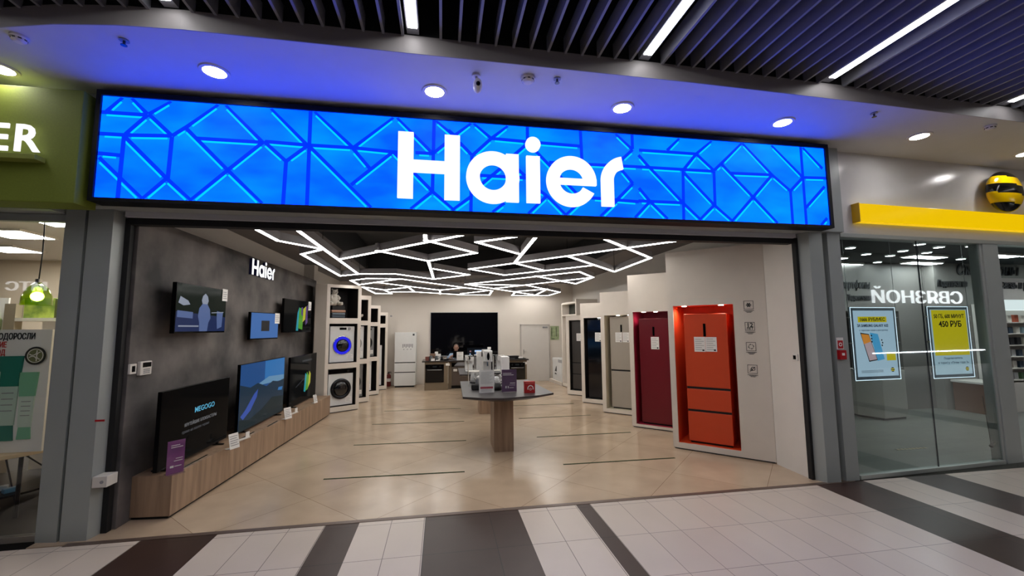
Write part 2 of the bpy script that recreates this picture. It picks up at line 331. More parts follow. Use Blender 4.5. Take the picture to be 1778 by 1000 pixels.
t = thing('shop_sign', 'long blue illuminated shop sign with faceted pattern and large white letters above the entrance', 'sign', (0, 0, 0))
b = MB(); b.box(-3.20, 4.745, 4.30, 4.449, 3.085, 4.15, 0)
for q in ((-3.20, 4.745, 3.085, 3.118), (-3.20, 4.745, 4.10, 4.15)): b.box(q[0], q[1], 4.27, 4.30, q[2], q[3])
b.box(-3.20, -3.16, 4.27, 4.30, 3.118, 4.10); b.box(4.70, 4.745, 4.27, 4.30, 3.118, 4.10)
b.build('frame', mat('sign_frame_black', '#05060d', 0.45, spec=0.2), t)
m = emis('sign_blue', (0, 0.2, 1), 1.0, 0.6, 0.05); MATS['sign_blue'] = m
nt = m.node_tree; L = nt.links.new
tc = nt.nodes.new('ShaderNodeTexCoord'); mp = nt.nodes.new('ShaderNodeMapping'); mp.inputs['Scale'].default_value = (0.9, 1, 2.2); nz = nt.nodes.new('ShaderNodeTexNoise'); nz.inputs['Scale'].default_value = 1.3; nz.inputs['Detail'].default_value = 3
rp = nt.nodes.new('ShaderNodeValToRGB'); e = rp.color_ramp.elements
e[0].position = 0.3; e[0].color = (0.0, 0.029, 1.0, 1); e[1].position = 0.72; e[1].color = (0.0, 0.083, 1.0, 1)
L(tc.outputs['Object'], mp.inputs[0]); L(mp.outputs[0], nz.inputs['Vector']); L(nz.outputs[0], rp.inputs[0]); L(rp.outputs[0], nt.nodes['Principled BSDF'].inputs['Emission Color'])
SGN = 4.2
nt.nodes['Principled BSDF'].inputs['Emission Strength'].default_value = SGN
M_gr = emis('sign_groove_blue', (0.0, 0.009, 0.35), SGN, .6, .05); M_hi = emis('sign_edge_cyan', (0.0, 0.16, 1.0), SGN, .6, .05)
b = MB(); b.box(-3.16, 4.70, 4.292, 4.2995, 3.118, 4.10, 0)
def quad(x0, z0, x1, z1, w, y, off, mi, sh=0.0):
    d = Vector((x1 - x0, z1 - z0)); l = d.length
    if l < 0.03: return
    d /= l; nn = Vector((-d.y, d.x))
    if nn.y > 0: nn = -nn
    x0 += d.x * sh; z0 += d.y * sh; x1 -= d.x * sh; z1 -= d.y * sh
    pts = [(x0 + nn.x * (off - w / 2), z0 + nn.y * (off - w / 2)), (x1 + nn.x * (off - w / 2), z1 + nn.y * (off - w / 2)), (x1 + nn.x * (off + w / 2), z1 + nn.y * (off + w / 2)), (x0 + nn.x * (off + w / 2), z0 + nn.y * (off + w / 2))]
    pts = [(min(4.698, max(-3.158, p[0])), min(4.098, max(3.12, p[1]))) for p in pts]
    b.prism(pts, y, 4.292, mi, 'y')
for (x0, z0, x1, z1) in SEGS:
    if abs(z1 - z0) < .06 and x0 < -3.08: x0 = -3.158
    if abs(z1 - z0) < .06 and x1 > 4.64: x1 = 4.698
    if abs(x1 - x0) > abs(z1 - z0) * 0.15: quad(x0, z0, x1, z1, 0.018, 4.2905, 0.027, 2, 0.04)
    quad(x0, z0, x1, z1, 0.036, 4.2895, 0, 1)
b.build('display_panel', [m, M_gr, M_hi], t)
M_let = emis('white_letter_face', (1, 1, 1), 1.15)
def haier(parent, m, y0, y1, S=1.0, ox=0.0, oz=0.0, rz=0.0, side=None):
    def mk(nm): return MB()
    L_ = []
    b = MB(); b.box(-.463, -.308, y0, y1, 3.232, 3.935); b.box(.012, .172, y0, y1, 3.232, 3.932); b.box(-.308, .012, y0, y1, 3.512, 3.640); L_.append(b)
    b = MB(); b.sector(.524, 3.497, .142, .285, 0, 360, y0, y1, 48); b.box(.665, .803, y0, y1, 3.237, 3.765); L_.append(b)
    b = MB(); b.box(.889, 1.038, y0, y1, 3.238, 3.758); b.prism([(.965 + .083 * math.cos(k * PI / 14), 3.892 + .083 * math.sin(k * PI / 14)) for k in range(28)], y0, y1, None, 'y'); L_.append(b)
    b = MB(); b.sector(1.397, 3.498, .142, .285, 0, 333, y0, y1, 48); b.box(1.25, 1.682, y0, y1, 3.462, 3.530); L_.append(b)
    b = MB(); b.box(1.742, 1.885, y0, y1, 3.235, 3.535); b.sector(2.027, 3.53, .142, .285, 99, 180, y0, y1, 20); L_.append(b)
    for b in L_:
        o = b.build('letter', m, parent)
    return L_
haier(t, M_let, 4.255, 4.289)

# soffit downlights
xs = [(-3.84, 4.13, 'at the left edge of the photo'), (-2.02, 3.89, 'above the left part of the blue sign'), (-0.09, 3.91, 'above the letter H'), (1.855, 3.92, 'just right of the small sprinkler, above the letter r'), (3.80, 3.94, 'above the right end of the blue sign'), (5.76, 3.99, 'above the silver fascia'), (7.81, 4.2, 'above the striped ball at the right edge')]
first = None
for x, y, nm in xs:
    lab = 'round recessed soffit downlight ' + nm
    if first is None:
        t = first = thing('downlight', lab, 'ceiling light', (x, y, 4.2), 0, 'round downlights in the soffit')
        MB().lathe((0, 0, 0), [(0.09, -0.012), (0.118, -0.012), (0.124, -0.001), (0.09, -0.001)], 'z', 32, cap=False).build('bezel', M_white, t)
        MB().cyl((0, 0, -0.010), 0.103, 0.008, seg=32).build('lens', M_down, t)
    else: dup(first, (x, y, 4.2), 0, lab)
# ceiling devices
def sprinkler(x, y, lab):
    t = thing('sprinkler', lab, 'sprinkler', (x, y, 4.2), 0, 'small sprinklers in the soffit')
    MB().lathe((0, 0, -0.008), [(0.035, 0), (0.03, 0.007)]).build('escutcheon', M_grey, t)
    b = MB(); b.cyl((0, 0, -0.04), 0.009, 0.032); b.cyl((0, 0, -0.046), 0.022, 0.005); b.build('head', mat('dark_chrome', '#55585c', 0.25, metal=0.9), t)
sprinkler(1.037, 3.53, 'tiny sprinkler head right of the smoke detector over the sign'); sprinkler(-2.51, 3.56, 'tiny sprinkler head in the soffit at the upper left'); sprinkler(4.635, 3.61, 'tiny sprinkler head in the soffit at the upper right')
def detector(x, y, lab, s=1.0):
    t = thing('smoke_detector', lab, 'smoke detector', (x, y, 4.2), 0, 'smoke detectors in the soffit')
    MB().lathe((0, 0, 0), [(0.055 * s, -0.001), (0.055 * s, -0.018), (0.05 * s, -0.022)], seg=28).build('base', M_white, t)
    b = MB(); b.lathe((0, 0, 0), [(0.045 * s, -0.022), (0.045 * s, -0.034), (0.03 * s, -0.048), (0.02 * s, -0.05)], seg=28); b.build('chamber', M_white, t)
    b = MB()
    for k in range(8): b.M = Matrix.Rotation(k * PI / 4, 4, 'Z'); b.box(0.040 * s, 0.0465 * s, -0.010, 0.010, -0.033, -0.024)
    b.build('vent', M_ink, t)
detector(0.765, 3.56, 'white round smoke detector above the letter i of the big sign', 1.25); detector(-3.283, 3.64, 'white smoke detector in the soffit near the top left corner'); detector(6.294, 3.65, 'white smoke detector in the soffit near the top right')
t = thing('security_camera', 'small white dome camera hanging from the soffit above the letter H', 'camera', (0.29, 3.59, 4.2))
MB().cyl((0, 0, -0.02), 0.04, 0.019).build('mount', M_white, t)
b = MB(); b.tube([(0, 0, -0.02), (0.005, 0, -0.05)], 0.012); b.ball((0.012, -0.02, -0.115), 0.042, 0.06, 0.066, M=Matrix.Rotation(0.3, 3, 'X')); b.build('body', M_white, t, smooth=True)
MB().ball((0.012, -0.075, -0.125), 0.02).build('lens', M_blackg, t, smooth=True)

# ================================================================ LEFT SHOP
struct(MB().box(-16, -3.625, 4.45, 4.76, 3.035, 4.2).build('wall_front_left', M_alu))
M_green = mat('olive_green_fabric_panel', '#6f7b1f', 0.7, noise=0.12, nscale=60, bump=0.1)
t = thing('shop_sign', 'olive green sign box with white letters ER on the left shop', 'sign', (0, 0, 0))
MB().box(-8.0, -3.245, 4.2, 4.44, 3.035, 4.09).build('panel', M_green, t, bev=0.006)
M_er = emis('white_sign_letter', (1, 1, 1), 1.1)
for i, (bb, x, w) in enumerate((('R', -3.61, 0.2), ('E', -3.845, 0.2), ('H', -4.14, 0.22), ('C', -4.42, 0.22))):
    text('letter', bb, 0.345, M_er, t, (x, 4.15, 3.575), 0, 0.006, bold=0.006, width=w * 0.96)
MB().box(-4.9, -3.49, 4.1, 4.2, 3.385, 3.43).build('ledge', mat('olive_ledge', '#8a9340', 0.5), t, bev=0.003)
struct(MB().box(-16, -3.6, 4.63, 4.69, 0, 0.05).build('trim_7', M_steel))
struct(MB().box(-16, -3.6, 4.63, 4.69, 2.96, 3.03).build('trim_8', M_alu))
t = MB().box(-9, -3.6, 4.652, 4.664, 0.05, 2.96).build('window_1', M_glassL); struct(t)
struct(MB().box(-12, -3.61, 4.76, 9.6, -0.12, 0).build('floor_left_shop', mat('dark_grey_carpet', '#3a3632', 0.8, noise=0.1)))
struct(MB().box(-12, -3.6, 9.6, 9.8, 0, 3.4).build('wall_back_left', mat('cream_wall', '#d6c6ae', 0.7)))
struct(MB().box(-3.75, -3.61, 4.95, 9.6, 0, 3.4).build('wall_partition', MATS['cream_wall']))
struct(MB().box(-12.2, -12, 4.7, 9.8, 0, 3.4).build('wall_side_left', MATS['cream_wall']))
struct(MB().box(-12, -3.61, 4.76, 9.6, 3.3, 3.4).build('ceiling_left_shop', M_white))
M_pan = emis('troffer_panel', (1, 0.97, 0.92), 45)
for x, y, lab in ((-4.9, 8.6, 'square ceiling light by the back wall of the left shop'), (-4.75, 6.0, 'square ceiling light nearest the glass in the left shop'), (-6.0, 6.9, 'square ceiling light deeper in the left shop, upper one'), (-7.2, 8.2, 'square ceiling light deep in the left shop, lower one'), (-8.6, 6.0, 'added square ceiling light far left in the left shop, out of view')):  # far left panel is an added, unseen lamp to brighten this shop
    t = thing('panel_light', lab, 'ceiling light', (x, y, 3.3), 0, 'square ceiling lights in the left shop')
    MB().box(-0.3, 0.3, -0.3, 0.3, -0.03, -0.001).build('frame', M_white, t)
    b = MB()
    for k in range(4): b.box(-0.27, 0.27, -0.26 + k * 0.135, -0.15 + k * 0.135, -0.036, -0.031)
    b.build('diffuser', M_pan, t)
# pendant lamp
t = thing('pendant_lamp', 'hanging lamp with green glass shade in the left shop window', 'lamp', (-4.6, 5.6, 2.2))
MB().cyl((0, 0, 1.06), 0.09, 0.04).build('ceiling_rose', M_blackm, t)
MB().tube([(0, 0, 1.07), (0.01, 0, 0.6), (0.0, 0, 0.30)], 0.006).build('cord', M_blackm, t)
MB().lathe((0, 0, 0), [(0.13, 0.0), (0.125, 0.1), (0.085, 0.2), (0.03, 0.26), (0.026, 0.26), (0.08, 0.195), (0.12, 0.1), (0.125, 0.0)], seg=28, cap=False).build('shade', glass('green_glass', (0.72, 0.85, 0.25), 1.6, 0.05), t, smooth=True)
MB().ball((0, 0, 0.10), 0.055).build('bulb', emis('bulb_glow', (1, 1, 0.92), 22), t, smooth=True)
MB().cyl((0, 0, 0.24), 0.03, 0.06).build('socket', M_chrome, t)
# shelf with gift boxes
t = thing('wall_shelf', 'white display shelf with grey post behind the left shop window', 'shelf', (-5.35, 6.2, 0))
b = MB(); b.box(0.04, 0.62, 0, 0.35, 2.03, 2.07); b.box(0.06, 0.62, 0.02, 0.34, 1.62, 1.65); b.box(0.1, 0.62, 0.3, 0.33, 0.0, 2.03); b.build('board', M_white, t)
b = MB(); b.box(-0.08, 0.04, 0, 0.1, 0, 2.25); b.build('post', mat('taupe_post', '#8f8270', 0.5), t)
g = MB().box(-0.16, 0.16, -0.05, 0.05, 0, 0.26).build('gift_box', mat('green_leaf_print', '#a9b850', 0.5, col2='#56702a', nscale=9), None, bev=0.003, loc=(-5.14, 6.35, 2.07), rz=0.1); tag(g, 'green leaf patterned box standing on the white shelf under the lamp', 'box')
g = MB().box(-0.11, 0.11, -0.05, 0.05, 0, 0.25).build('gift_box', mat('dark_green_box', '#4a4f25', 0.5), None, bev=0.003, loc=(-4.86, 6.35, 2.07), rz=0); tag(g, 'dark olive box at the right end of the white shelf', 'box')
t = thing('wall_poster', 'small poster with a pale bottle at the left edge behind the glass', 'poster', (-5.62, 6.3, 1.75))
MB().box(-0.25, 0.14, 0, 0.02, 0, 0.58).build('sheet', M_paper, t)
b = MB(); b.lathe((0.02, -0.012, 0.14), [(0.075, 0), (0.075, 0.16), (0.03, 0.22), (0.03, 0.27)], seg=16, mi=0); b.build('bottle_print', mat('pale_green_print', '#a9b884', 0.5), t)
MB().box(-0.25, 0.14, -0.004, 0, 0.02, 0.12).build('red_band', mat('coral_print', '#d0544c', 0.5), t)
# advertising poster and table
t = thing('advertising_board', 'advertising board with green tubes and black lettering on the table in the left window', 'poster', (-4.6, 5.2, 0.66))
MB().box(-0.45, 0.50, 0, 0.03, 0.0, 1.26).build('board', mat('bright_paper','#eceae6',.6), t)
text('heading', 'ВОДОРОСЛИ', 0.09, M_ink, t, (0.17, -0.003, 1.185), 0, 0.002, bold=0.002, width=0.36)
M_redp = mat('red_print', '#c23a32', 0.5)
text('subheading', 'МОРСКИЕ', 0.08, M_redp, t, (-0.02, -0.003, 1.10), 0, 0.002, bold=0.002, width=0.24)
text('subheading', 'КИСЛОРОД', 0.08, M_redp, t, (-0.045, -0.003, 1.02), 0, 0.002, bold=0.002, width=0.28)
def tubeprint(x, z, s, c1, c2):
    hs = s; b = MB(); b.M = Matrix.Translation((x, 0, 0)) @ Matrix.Diagonal((0.72, 1, 1, 1)) @ Matrix.Translation((-x, 0, 0)); b.prism([(x - 0.09 * s, z), (x + 0.09 * s, z), (x + 0.075 * s, z + 0.13 * s), (x - 0.075 * s, z + 0.13 * s)], -0.012, 0, 0, 'y'); b.prism([(x - 0.085 * s, z + 0.13 * s), (x + 0.085 * s, z + 0.13 * s), (x + 0.10 * s, z + 0.46 * s), (x - 0.10 * s, z + 0.46 * s)], -0.014, 0, 1, 'y')
    b.prism([(x - 0.10 * s, z + 0.46 * s), (x + 0.10 * s, z + 0.46 * s), (x + 0.125 * s, z + 0.72 * s), (x - 0.125 * s, z + 0.72 * s)], -0.016, 0, 0, 'y')
    for k in range(4): b.box(x - 0.06 * s, x + 0.06 * s, -0.016, -0.014, z + (0.40 - 0.05 * k) * s, z + (0.408 - 0.05 * k) * s, 2)
    b.build('tube_print', [mat(c1, c1, 0.4), mat(c2, c2, 0.4), M_grey], t)
tubeprint(0.165, 0.12, 1.2, '#1d7a68', '#bcd3c4'); tubeprint(0.335, 0.13, 0.95, '#7fbf9b', '#cfe0d2'); tubeprint(-0.07, 0.24, 0.95, '#b03a2c', '#c0583c')
b = MB(); b.sector(0.385, 0.985, 0.078, 0.094, 0, 360, -0.0245, -.02, 36, 0); b.prism([(0.385 + 0.079 * math.cos(k * PI / 16), 0.985 + 0.079 * math.sin(k * PI / 16)) for k in range(32)], -0.024, -.02, 1, 'y')
for a in (0, 120, 240):
    b.sector(0.385 + 0.05 * math.cos(math.radians(a)), 0.985 + 0.05 * math.sin(math.radians(a)), 0.034, 0.042, a + 100, a + 260, -0.0262, -.024, 14, 2)
b.sector(0.385, 0.985, 0.066, 0.072, 0, 360, -0.0262, -.024, 36, 2)
b.build('logo_disc', [M_ink, mat('olive_print', '#71744c', 0.5), M_paper], t)
text('small_print', 'НИ', 0.1, M_paper, t, (0.02, -0.02, 0.78), 0, 0.002, bold=0.002)
t = thing('display_table', 'round table with beige top and black metal legs in the left shop window', 'table', (-4.75, 5.55, 0))
MB().cyl((0, 0, 0.615), 0.62, 0.04, seg=48).build('tabletop', mat('pale_maple', '#d8c19c', 0.4), t, bev=0.004)
for a in (-35, 55, 145, 235):
    c, s_ = math.cos(math.radians(a)), math.sin(math.radians(a))
    b = MB(); b.tube([(0.56 * c, 0.56 * s_, 0.0), (0.56 * c, 0.56 * s_, 0.61)], 0.018); b.tube([(0.56 * c, 0.56 * s_, 0.1), (0.1 * c, 0.1 * s_, 0.6)], 0.008); b.build('leg', M_blackm, t)
MB().cyl((0, 0, 0.22), 0.56, 0.02, seg=40).build('lower_shelf', M_blackm, t)
for i in range(5):
    x = -4.75 + 0.16 * i - 0.3; y = 5.3 + 0.06 * (i % 2)
    o = MB().box(-0.06, 0.06, -0.035, 0.035, 0, 0.045).build('soap_box', mat('blue_pack%d' % (i % 2), ['#5e93b8', '#9fb3c4'][i % 2], 0.35), None, bev=0.006, loc=(x, y, 0.24), rz=0.5 * i - 1)
    tag(o, 'small blue foil pack under the display table, ' + ['leftmost', 'second from left', 'middle one', 'second from right', 'rightmost'][i] + ' of five', 'package', 'packs under the left window table')
# ================================================================ SHOP: LIGHT FIXTURES
NETS = [
 ('angular strip light frame at the front left, beside the dark wall', [[(-2.08, 4.95), (-2.08, 5.64), (-1.68, 6.17)], [(-1.64, 4.95), (-1.72, 8.93)], [(-1.69, 6.19), (-2.1, 6.63), (-2.16, 9.3), (-1.7, 8.93)]]),
 ('angular strip light frame in the front centre, beyond a long diagonal bar', [[(-1.70, 8.93), (-0.95, 8.85), (-0.2, 9.71), (0.56, 8.81), (-0.17, 8.0)], [(-1.66, 7.06), (0.3, 4.95)], [(-0.21, 4.95), (-0.22, 5.38)], [(-0.22, 5.38), (0.5, 6.21)], [(-0.94, 6.2), (-0.24, 7.07), (0.5, 6.21)], [(-0.24, 7.07), (-0.2, 9.71)]]),
 ('angular strip light frame at the front right, with crossing bars near the tall cabinets', [[(0.98, 4.95), (0.44, 5.41), (1.17, 6.22)], [(1.15, 4.95), (1.25, 7.13)], [(1.25, 7.13), (0.51, 7.95), (1.32, 8.8), (2.72, 7.24)], [(1.25, 7.13), (3.12, 4.95)], [(1.25, 7.13), (1.99, 7.98)], [(1.96, 6.3), (3.5, 8.02), (3.4, 6.32), (2.01, 4.95)]]),
 ('angular strip light frame at mid depth on the left, with a narrow triangle', [[(-2.12, 10.16), (-1.7, 9.73), (-0.96, 9.71), (0.62, 11.68)], [(-2.12, 10.16), (-2.12, 11.14), (-0.96, 9.71)], [(-1.59, 10.53), (-0.07, 12.54), (0.62, 11.68), (1.51, 12.62), (1.61, 14.3), (0.62, 14.25), (0.4, 14.07), (-0.86, 13.19), (-1.55, 13.24)], [(-0.07, 12.54), (-0.07, 13.99)], [(0.6, 13.81), (1.34, 12.63)]]),
 ('small angular strip light frame at the rear left above the white fridge', [[(-2.14, 11.72), (-2.13, 13.87), (-1.63, 13.94), (-1.68, 12.58), (-2.14, 11.72)], [(-1.68, 12.58), (-0.92, 11.69), (-0.86, 13.10)]]),
 ('large angular strip light frame at the rear right, near the door', [[(0.59, 10.77), (2.77, 8.1), (3.40, 8.99), (3.45, 10.4), (2.03, 8.9)], [(3.40, 8.99), (1.46, 11.91)], [(0.59, 10.77), (1.46, 11.91), (3.24, 14.22)], [(0.59, 10.77), (2.22, 10.87), (3.75, 12.94), (3.75, 14.40), (2.43, 14.40), (2.28, 12.8), (3.07, 11.91), (3.24, 14.22)]]),
]
M_prof = mat('light_profile_paint', '#8e8b8c', 0.5)
for lab, lines in NETS:
    t = thing('strip_light_frame', 'white ' + lab, 'ceiling light', (0, 0, 0), 0, 'angular strip light frames under the black ceiling')
    a, d_, h_ = MB(), MB(), MB(); hooks = set()
    for pl in lines:
        for (x0, y0), (x1, y1) in zip(pl[:-1], pl[1:]):
            p, q = Vector((x0, y0)), Vector((x1, y1)); l = (q - p).length; u = (q - p) / l; nn = Vector((-u.y, u.x)) * 0.026
            p2, q2 = p - u * 0.02, q + u * 0.02
            a.prism([tuple(p2 + nn), tuple(q2 + nn), tuple(q2 - nn), tuple(p2 - nn)], 3.032, 3.14)
            nn2 = nn * 0.82
            d_.prism([tuple(p2 + nn2), tuple(q2 + nn2), tuple(q2 - nn2), tuple(p2 - nn2)], 3.024, 3.0315)
            hooks.add((round(x0, 2), round(y0, 2)))
    for k, (hx, hy) in enumerate(sorted(hooks)):
        if k % 2 == 0: h_.tube([(hx, hy, 3.12), (hx, hy, 3.55 if (hx < -2.15 or hx > 3.8 or hy > 12.6) and False else 3.5)], 0.004, 5)
    a.build('profile', M_prof, t); d_.build('diffuser', M_strip, t); h_.build('hanger_wire', M_blackm, t)

# ================================================================ LEFT WALL: TVs
def tv_body(t, w, h, th=0.045):
    MB().box(-w / 2, w / 2, 0.0, th, 0, h).build('case', M_blackg, t, bev=0.004)
    MB().box(-w * 0.3, w * 0.3, th, th + 0.03, h * 0.15, h * 0.6).build('rear_housing', M_black, t, bev=0.01)
def screen(t, w, h, mats, shapes, base=0):
    """shapes: (material index, [(u,v)...]) in 0..1 of the screen"""
    b = MB(); b.box(-w / 2 + .012, w / 2 - .012, -0.0012, -0.0002, 0.02, h - .012, 0)
    for k, (mi, pts) in enumerate(shapes):
        b.prism([((u - .5) * (w - .024), 0.02 + v * (h - .032)) for u, v in pts], -0.0022 - 0.0002 * k, -0.0013, mi, 'y')
    b.build('screen', mats, t)
def card(t, x, z, w=0.11, h=0.1, y=-0.006, lines=True):
    b = MB(); b.box(x, x + w, y - 0.002, y, z, z + h, 0)
    if lines:
        for k in range(4): b.box(x + 0.1 * w, x + w * (0.9 - 0.15 * (k % 2)), y - 0.003, y - 0.002, z + h * (0.2 + 0.17 * k), z + h * (0.25 + 0.17 * k), 1)
    b.build('price_card', [M_paper, M_grey], t)
def bracket(t, dist, w, h):
    b = MB(); b.box(-0.12, 0.12, dist - 0.015, dist, h * 0.2, h * 0.8); b.box(-0.03, 0.03, 0.07, dist, h * 0.42, h * 0.58); b.build('wall_bracket', M_blackm, t)
R90 = PI / 2
E1, E2 = emis('screen_dark_green', '#101a14', 0.8, .1, .1), emis('screen_blue_grey', '#5a6d9c', 0.75)
t = thing('television', 'wall television showing a woman in blue from behind on a dark background, nearest the entrance', 'television', (-2.9, 5.66, 1.865), R90, 'wall mounted televisions')
tv_body(t, 1.08, 0.57); bracket(t, 0.176, 1.08, 0.57)
fig = [(.44, .0), (.43, .2), (.40, .34), (.42, .52), (.48, .62), (.46, .70), (.48, .8), (.53, .86), (.58, .80), (.60, .70), (.58, .62), (.64, .5), (.66, .3), (.62, .2), (.60, 0)]
screen(t, 1.08, 0.57, [E1, E2, emis('screen_navy', '#22305a', 0.7), emis('screen_pale', '#8f97a8', 0.8)], [(2, [(0, .0), (1, 0), (1, .34), (0, .42)]), (1, [(.02, .30), (.30, .28), (.30, .42), (.02, .44)]), (3, [(.03, .6), (.12, .55), (.24, .58), (.2, .66), (.06, .74)]), (1, fig), (3, [(.48, .62), (.46, .70), (.48, .8), (.53, .86), (.58, .80), (.60, .70), (.58, .62)]), (3, [(.05, .10), (.42, .10), (.42, .13), (.05, .13)]), (1, [(.82, .05), (.92, .1), (.94, .45), (.80, .48), (.8, .3)]), (3, [(.68, .42), (.95, .45), (.95, .47), (.68, .44)])])
card(t, 0.42, 0.42, 0.13, 0.16)
t = thing('television', 'small wall television showing a blue screen with a black square', 'television', (-2.9, 7.5, 1.74), R90 - 0.18, 'wall mounted televisions')
tv_body(t, 0.76, 0.44); bracket(t, 0.176, .76, .44)
screen(t, 0.76, 0.44, [emis('screen_blue', '#4b76b8', 0.75), M_black], [(1, [(.36, .28), (.66, .28), (.66, .70), (.36, .70)])]); card(t, 0.26, 0.26, 0.14, 0.18)
t = thing('television', 'wall television with a bright rainbow coloured shape, furthest along the dark wall', 'television', (-2.85, 8.95, 1.84), R90 - 0.1, 'wall mounted televisions')
tv_body(t, 1.22, 0.64); bracket(t, 0.21, 1.2, .64)
C1, C2, C3, C4 = emis('screen_cyan', '#2f9fb0', 0.7), emis('screen_green', '#5ba338', 0.7), emis('screen_yellow', '#c9c640', 0.7), emis('screen_purple', '#6a4f8f', 0.6)
screen(t, 1.22, 0.64, [emis('screen_black', '#060708', 1, .1, .1), C1, C2, C3, C4], [(1, [(.42, .02), (.50, .02), (.52, .8), (.46, .6)]), (2, [(.50, .1), (.66, .05), (.68, .75), (.52, .78)]), (3, [(.66, .3), (.76, .4), (.78, .85), (.68, .75)]), (4, [(.78, .2), (.86, .3), (.84, .9), (.78, .8)]), (4, [(.60, .55), (.66, .5), (.66, .8), (.6, .8)])]); card(t, 0.44, 0.46, 0.14, 0.18)
t = thing('wall_logo', 'small white lit brand letters high on the dark wall', 'sign', (-3.0795, 7.70, 2.79), R90)
s = 0.37; lg = thing('tmp', None, None)
haier(t, emis('small_letter_face', (1, 1, 1), 1.3), -0.125, -0.117); n0 = len(t.children)
haier(t, mat('dark_blue_letter_side', '#141a52', .4), -0.116, -0.002)
for c in list(t.children)[n0:]: c.name = 'letter_side'
for c in t.children:
    for v in c.data.vertices: v.co.x = (v.co.x - 0.77) * s; v.co.z = (v.co.z - 3.232) * s; v.co.y *= s
bpy.data.objects.remove(lg)
# wall controls
t = thing('wall_keypad', 'white control box with dark display on the dark wall near the entrance', 'control panel', (-3.0795, 4.965, 1.44), R90)
MB().box(-0.085, 0.085, -0.035, 0, 0, 0.14).build('body', M_white, t, bev=0.006); MB().box(-0.055, 0.07, -0.037, -0.035, 0.08, 0.128).build('display', M_blackg, t)
b = MB()
for i in range(5):
    for j in range(3): b.box(-0.04 + i * 0.02, -0.026 + i * 0.02, -0.037, -0.035, 0.015 + j * 0.018, 0.027 + j * 0.018)
b.build('keypad', M_grey, t)
t = thing('wall_thermostat', 'narrow white switch with black centre left of the control box', 'switch', (-3.0795, 4.80, 1.465), R90)
MB().box(-0.045, 0.045, -0.022, 0, 0, 0.10).build('frame', M_white, t, bev=0.004); MB().box(-0.022, 0.022, -0.025, -0.022, 0.02, 0.08).build('rocker', M_blackg, t, bev=0.002)
t = thing('key_switch', 'white key switch box low on the left column', 'switch', (-3.105, 4.60, 0.46))
MB().box(-0.06, 0.06, -0.05, 0.085, 0, 0.10).build('box', M_white, t, bev=0.005); MB().cyl((0.02, -0.056, 0.05), 0.014, 0.006, 'y').build('key_slot', M_grey, t)
tag(MB().box(-0.035, 0.045, -0.002, 0, 0, 0.018).build('red_tape', M_red, loc=(-3.155, 4.562, 1.055)), 'short strip of dark red tape on the left column', 'tape')

# plinth and floor standing televisions
t = thing('plinth', 'long low oak plinth along the dark wall carrying three televisions', 'plinth', (0, 0, 0))
MB().prism([(-3.079, 4.93), (-2.70, 4.90), (-2.44, 9.72), (-2.44, 9.95), (-3.079, 9.95)], 0.03, 0.43).build('body', M_wood, t, bev=0.004)
MB().prism([(-3.079, 4.96), (-2.73, 4.93), (-2.47, 9.70), (-2.47, 9.93), (-3.079, 9.93)], 0.0, 0.03).build('kickboard', M_black, t)
b = MB()
for y0, y1, x in ((5.1, 5.6, -2.72), (6.2, 6.7, -2.66), (7.0, 7.4, -2.60)): b.box(x - 0.02, x + 0.005, y0, y1, 0.4302, 0.4315)
b.build('edge_trim', M_chrome, t)
def floor_tv(y, w, h, z, x, lab, rz=R90):
    t = thing('television', lab, 'television', (x, y, 0.43), rz, 'televisions standing on the oak plinth')
    MB().box(-w / 2, w / 2, 0.0, 0.04, z, z + h).build('case', M_blackg, t, bev=0.004)
    MB().box(-w * 0.35, w * 0.35, 0.04, 0.08, z + h * .1, z + h * .6).build('rear_housing', M_black, t, bev=0.01)
    for sx in (-1, 1):
        b = MB(); b.box(sx * w * .36 - .012, sx * w * .36 + .012, -0.06, 0.16, 0.001, 0.016); b.box(sx * w * .36 - .012, sx * w * .36 + .012, 0.005, 0.035, 0.016, z + 0.01); b.build('foot', M_blackm, t, bev=0.003)
    return t
def scr2(t, w, h, z, mats, shapes):
    b = MB(); b.box(-w / 2 + .01, w / 2 - .01, -0.0012, -0.0002, z + 0.015, z + h - .01, 0)
    for k, (mi, pts) in enumerate(shapes): b.prism([((u - .5) * (w - .02), z + 0.015 + v * (h - .025)) for u, v in pts], -0.0022 - 0.0002 * k, -0.0013, mi, 'y')
    b.build('screen', mats, t)
t = floor_tv(5.55, 1.38, 0.80, 0.04, -2.82, 'black television with a small blue title on its dark screen, nearest on the plinth')
scr2(t, 1.38, 0.80, 0.04, [emis('screen_off', '#040405', 0.6, 0.08, 0.12)], [])
M_tx = emis('screen_text_blue', '#5fb4d8', 0.8); M_tx2 = emis('screen_text_grey', '#8f8f92', 0.6)
text('screen_title', 'MEGOGO', 0.085, M_tx, t, (0.12, -0.003, 0.545), 0, 0.0005, bold=0.001, width=0.42)
text('screen_line', 'КРУТЕЙШИЕ БЛОКБАСТЕРЫ', 0.05, M_tx2, t, (0.06, -0.003, 0.41), 0, 0.0005, width=0.66)
text('screen_line', 'прямо на вашем экране', 0.045, emis('screen_text_dim', '#5a5a5e', 0.6), t, (-0.04, -0.003, 0.34), 0, 0.0005, width=0.54)
t = floor_tv(7.27, 1.66, 0.95, 0.03, -2.78, 'television showing a blue coastal landscape, middle one on the plinth')
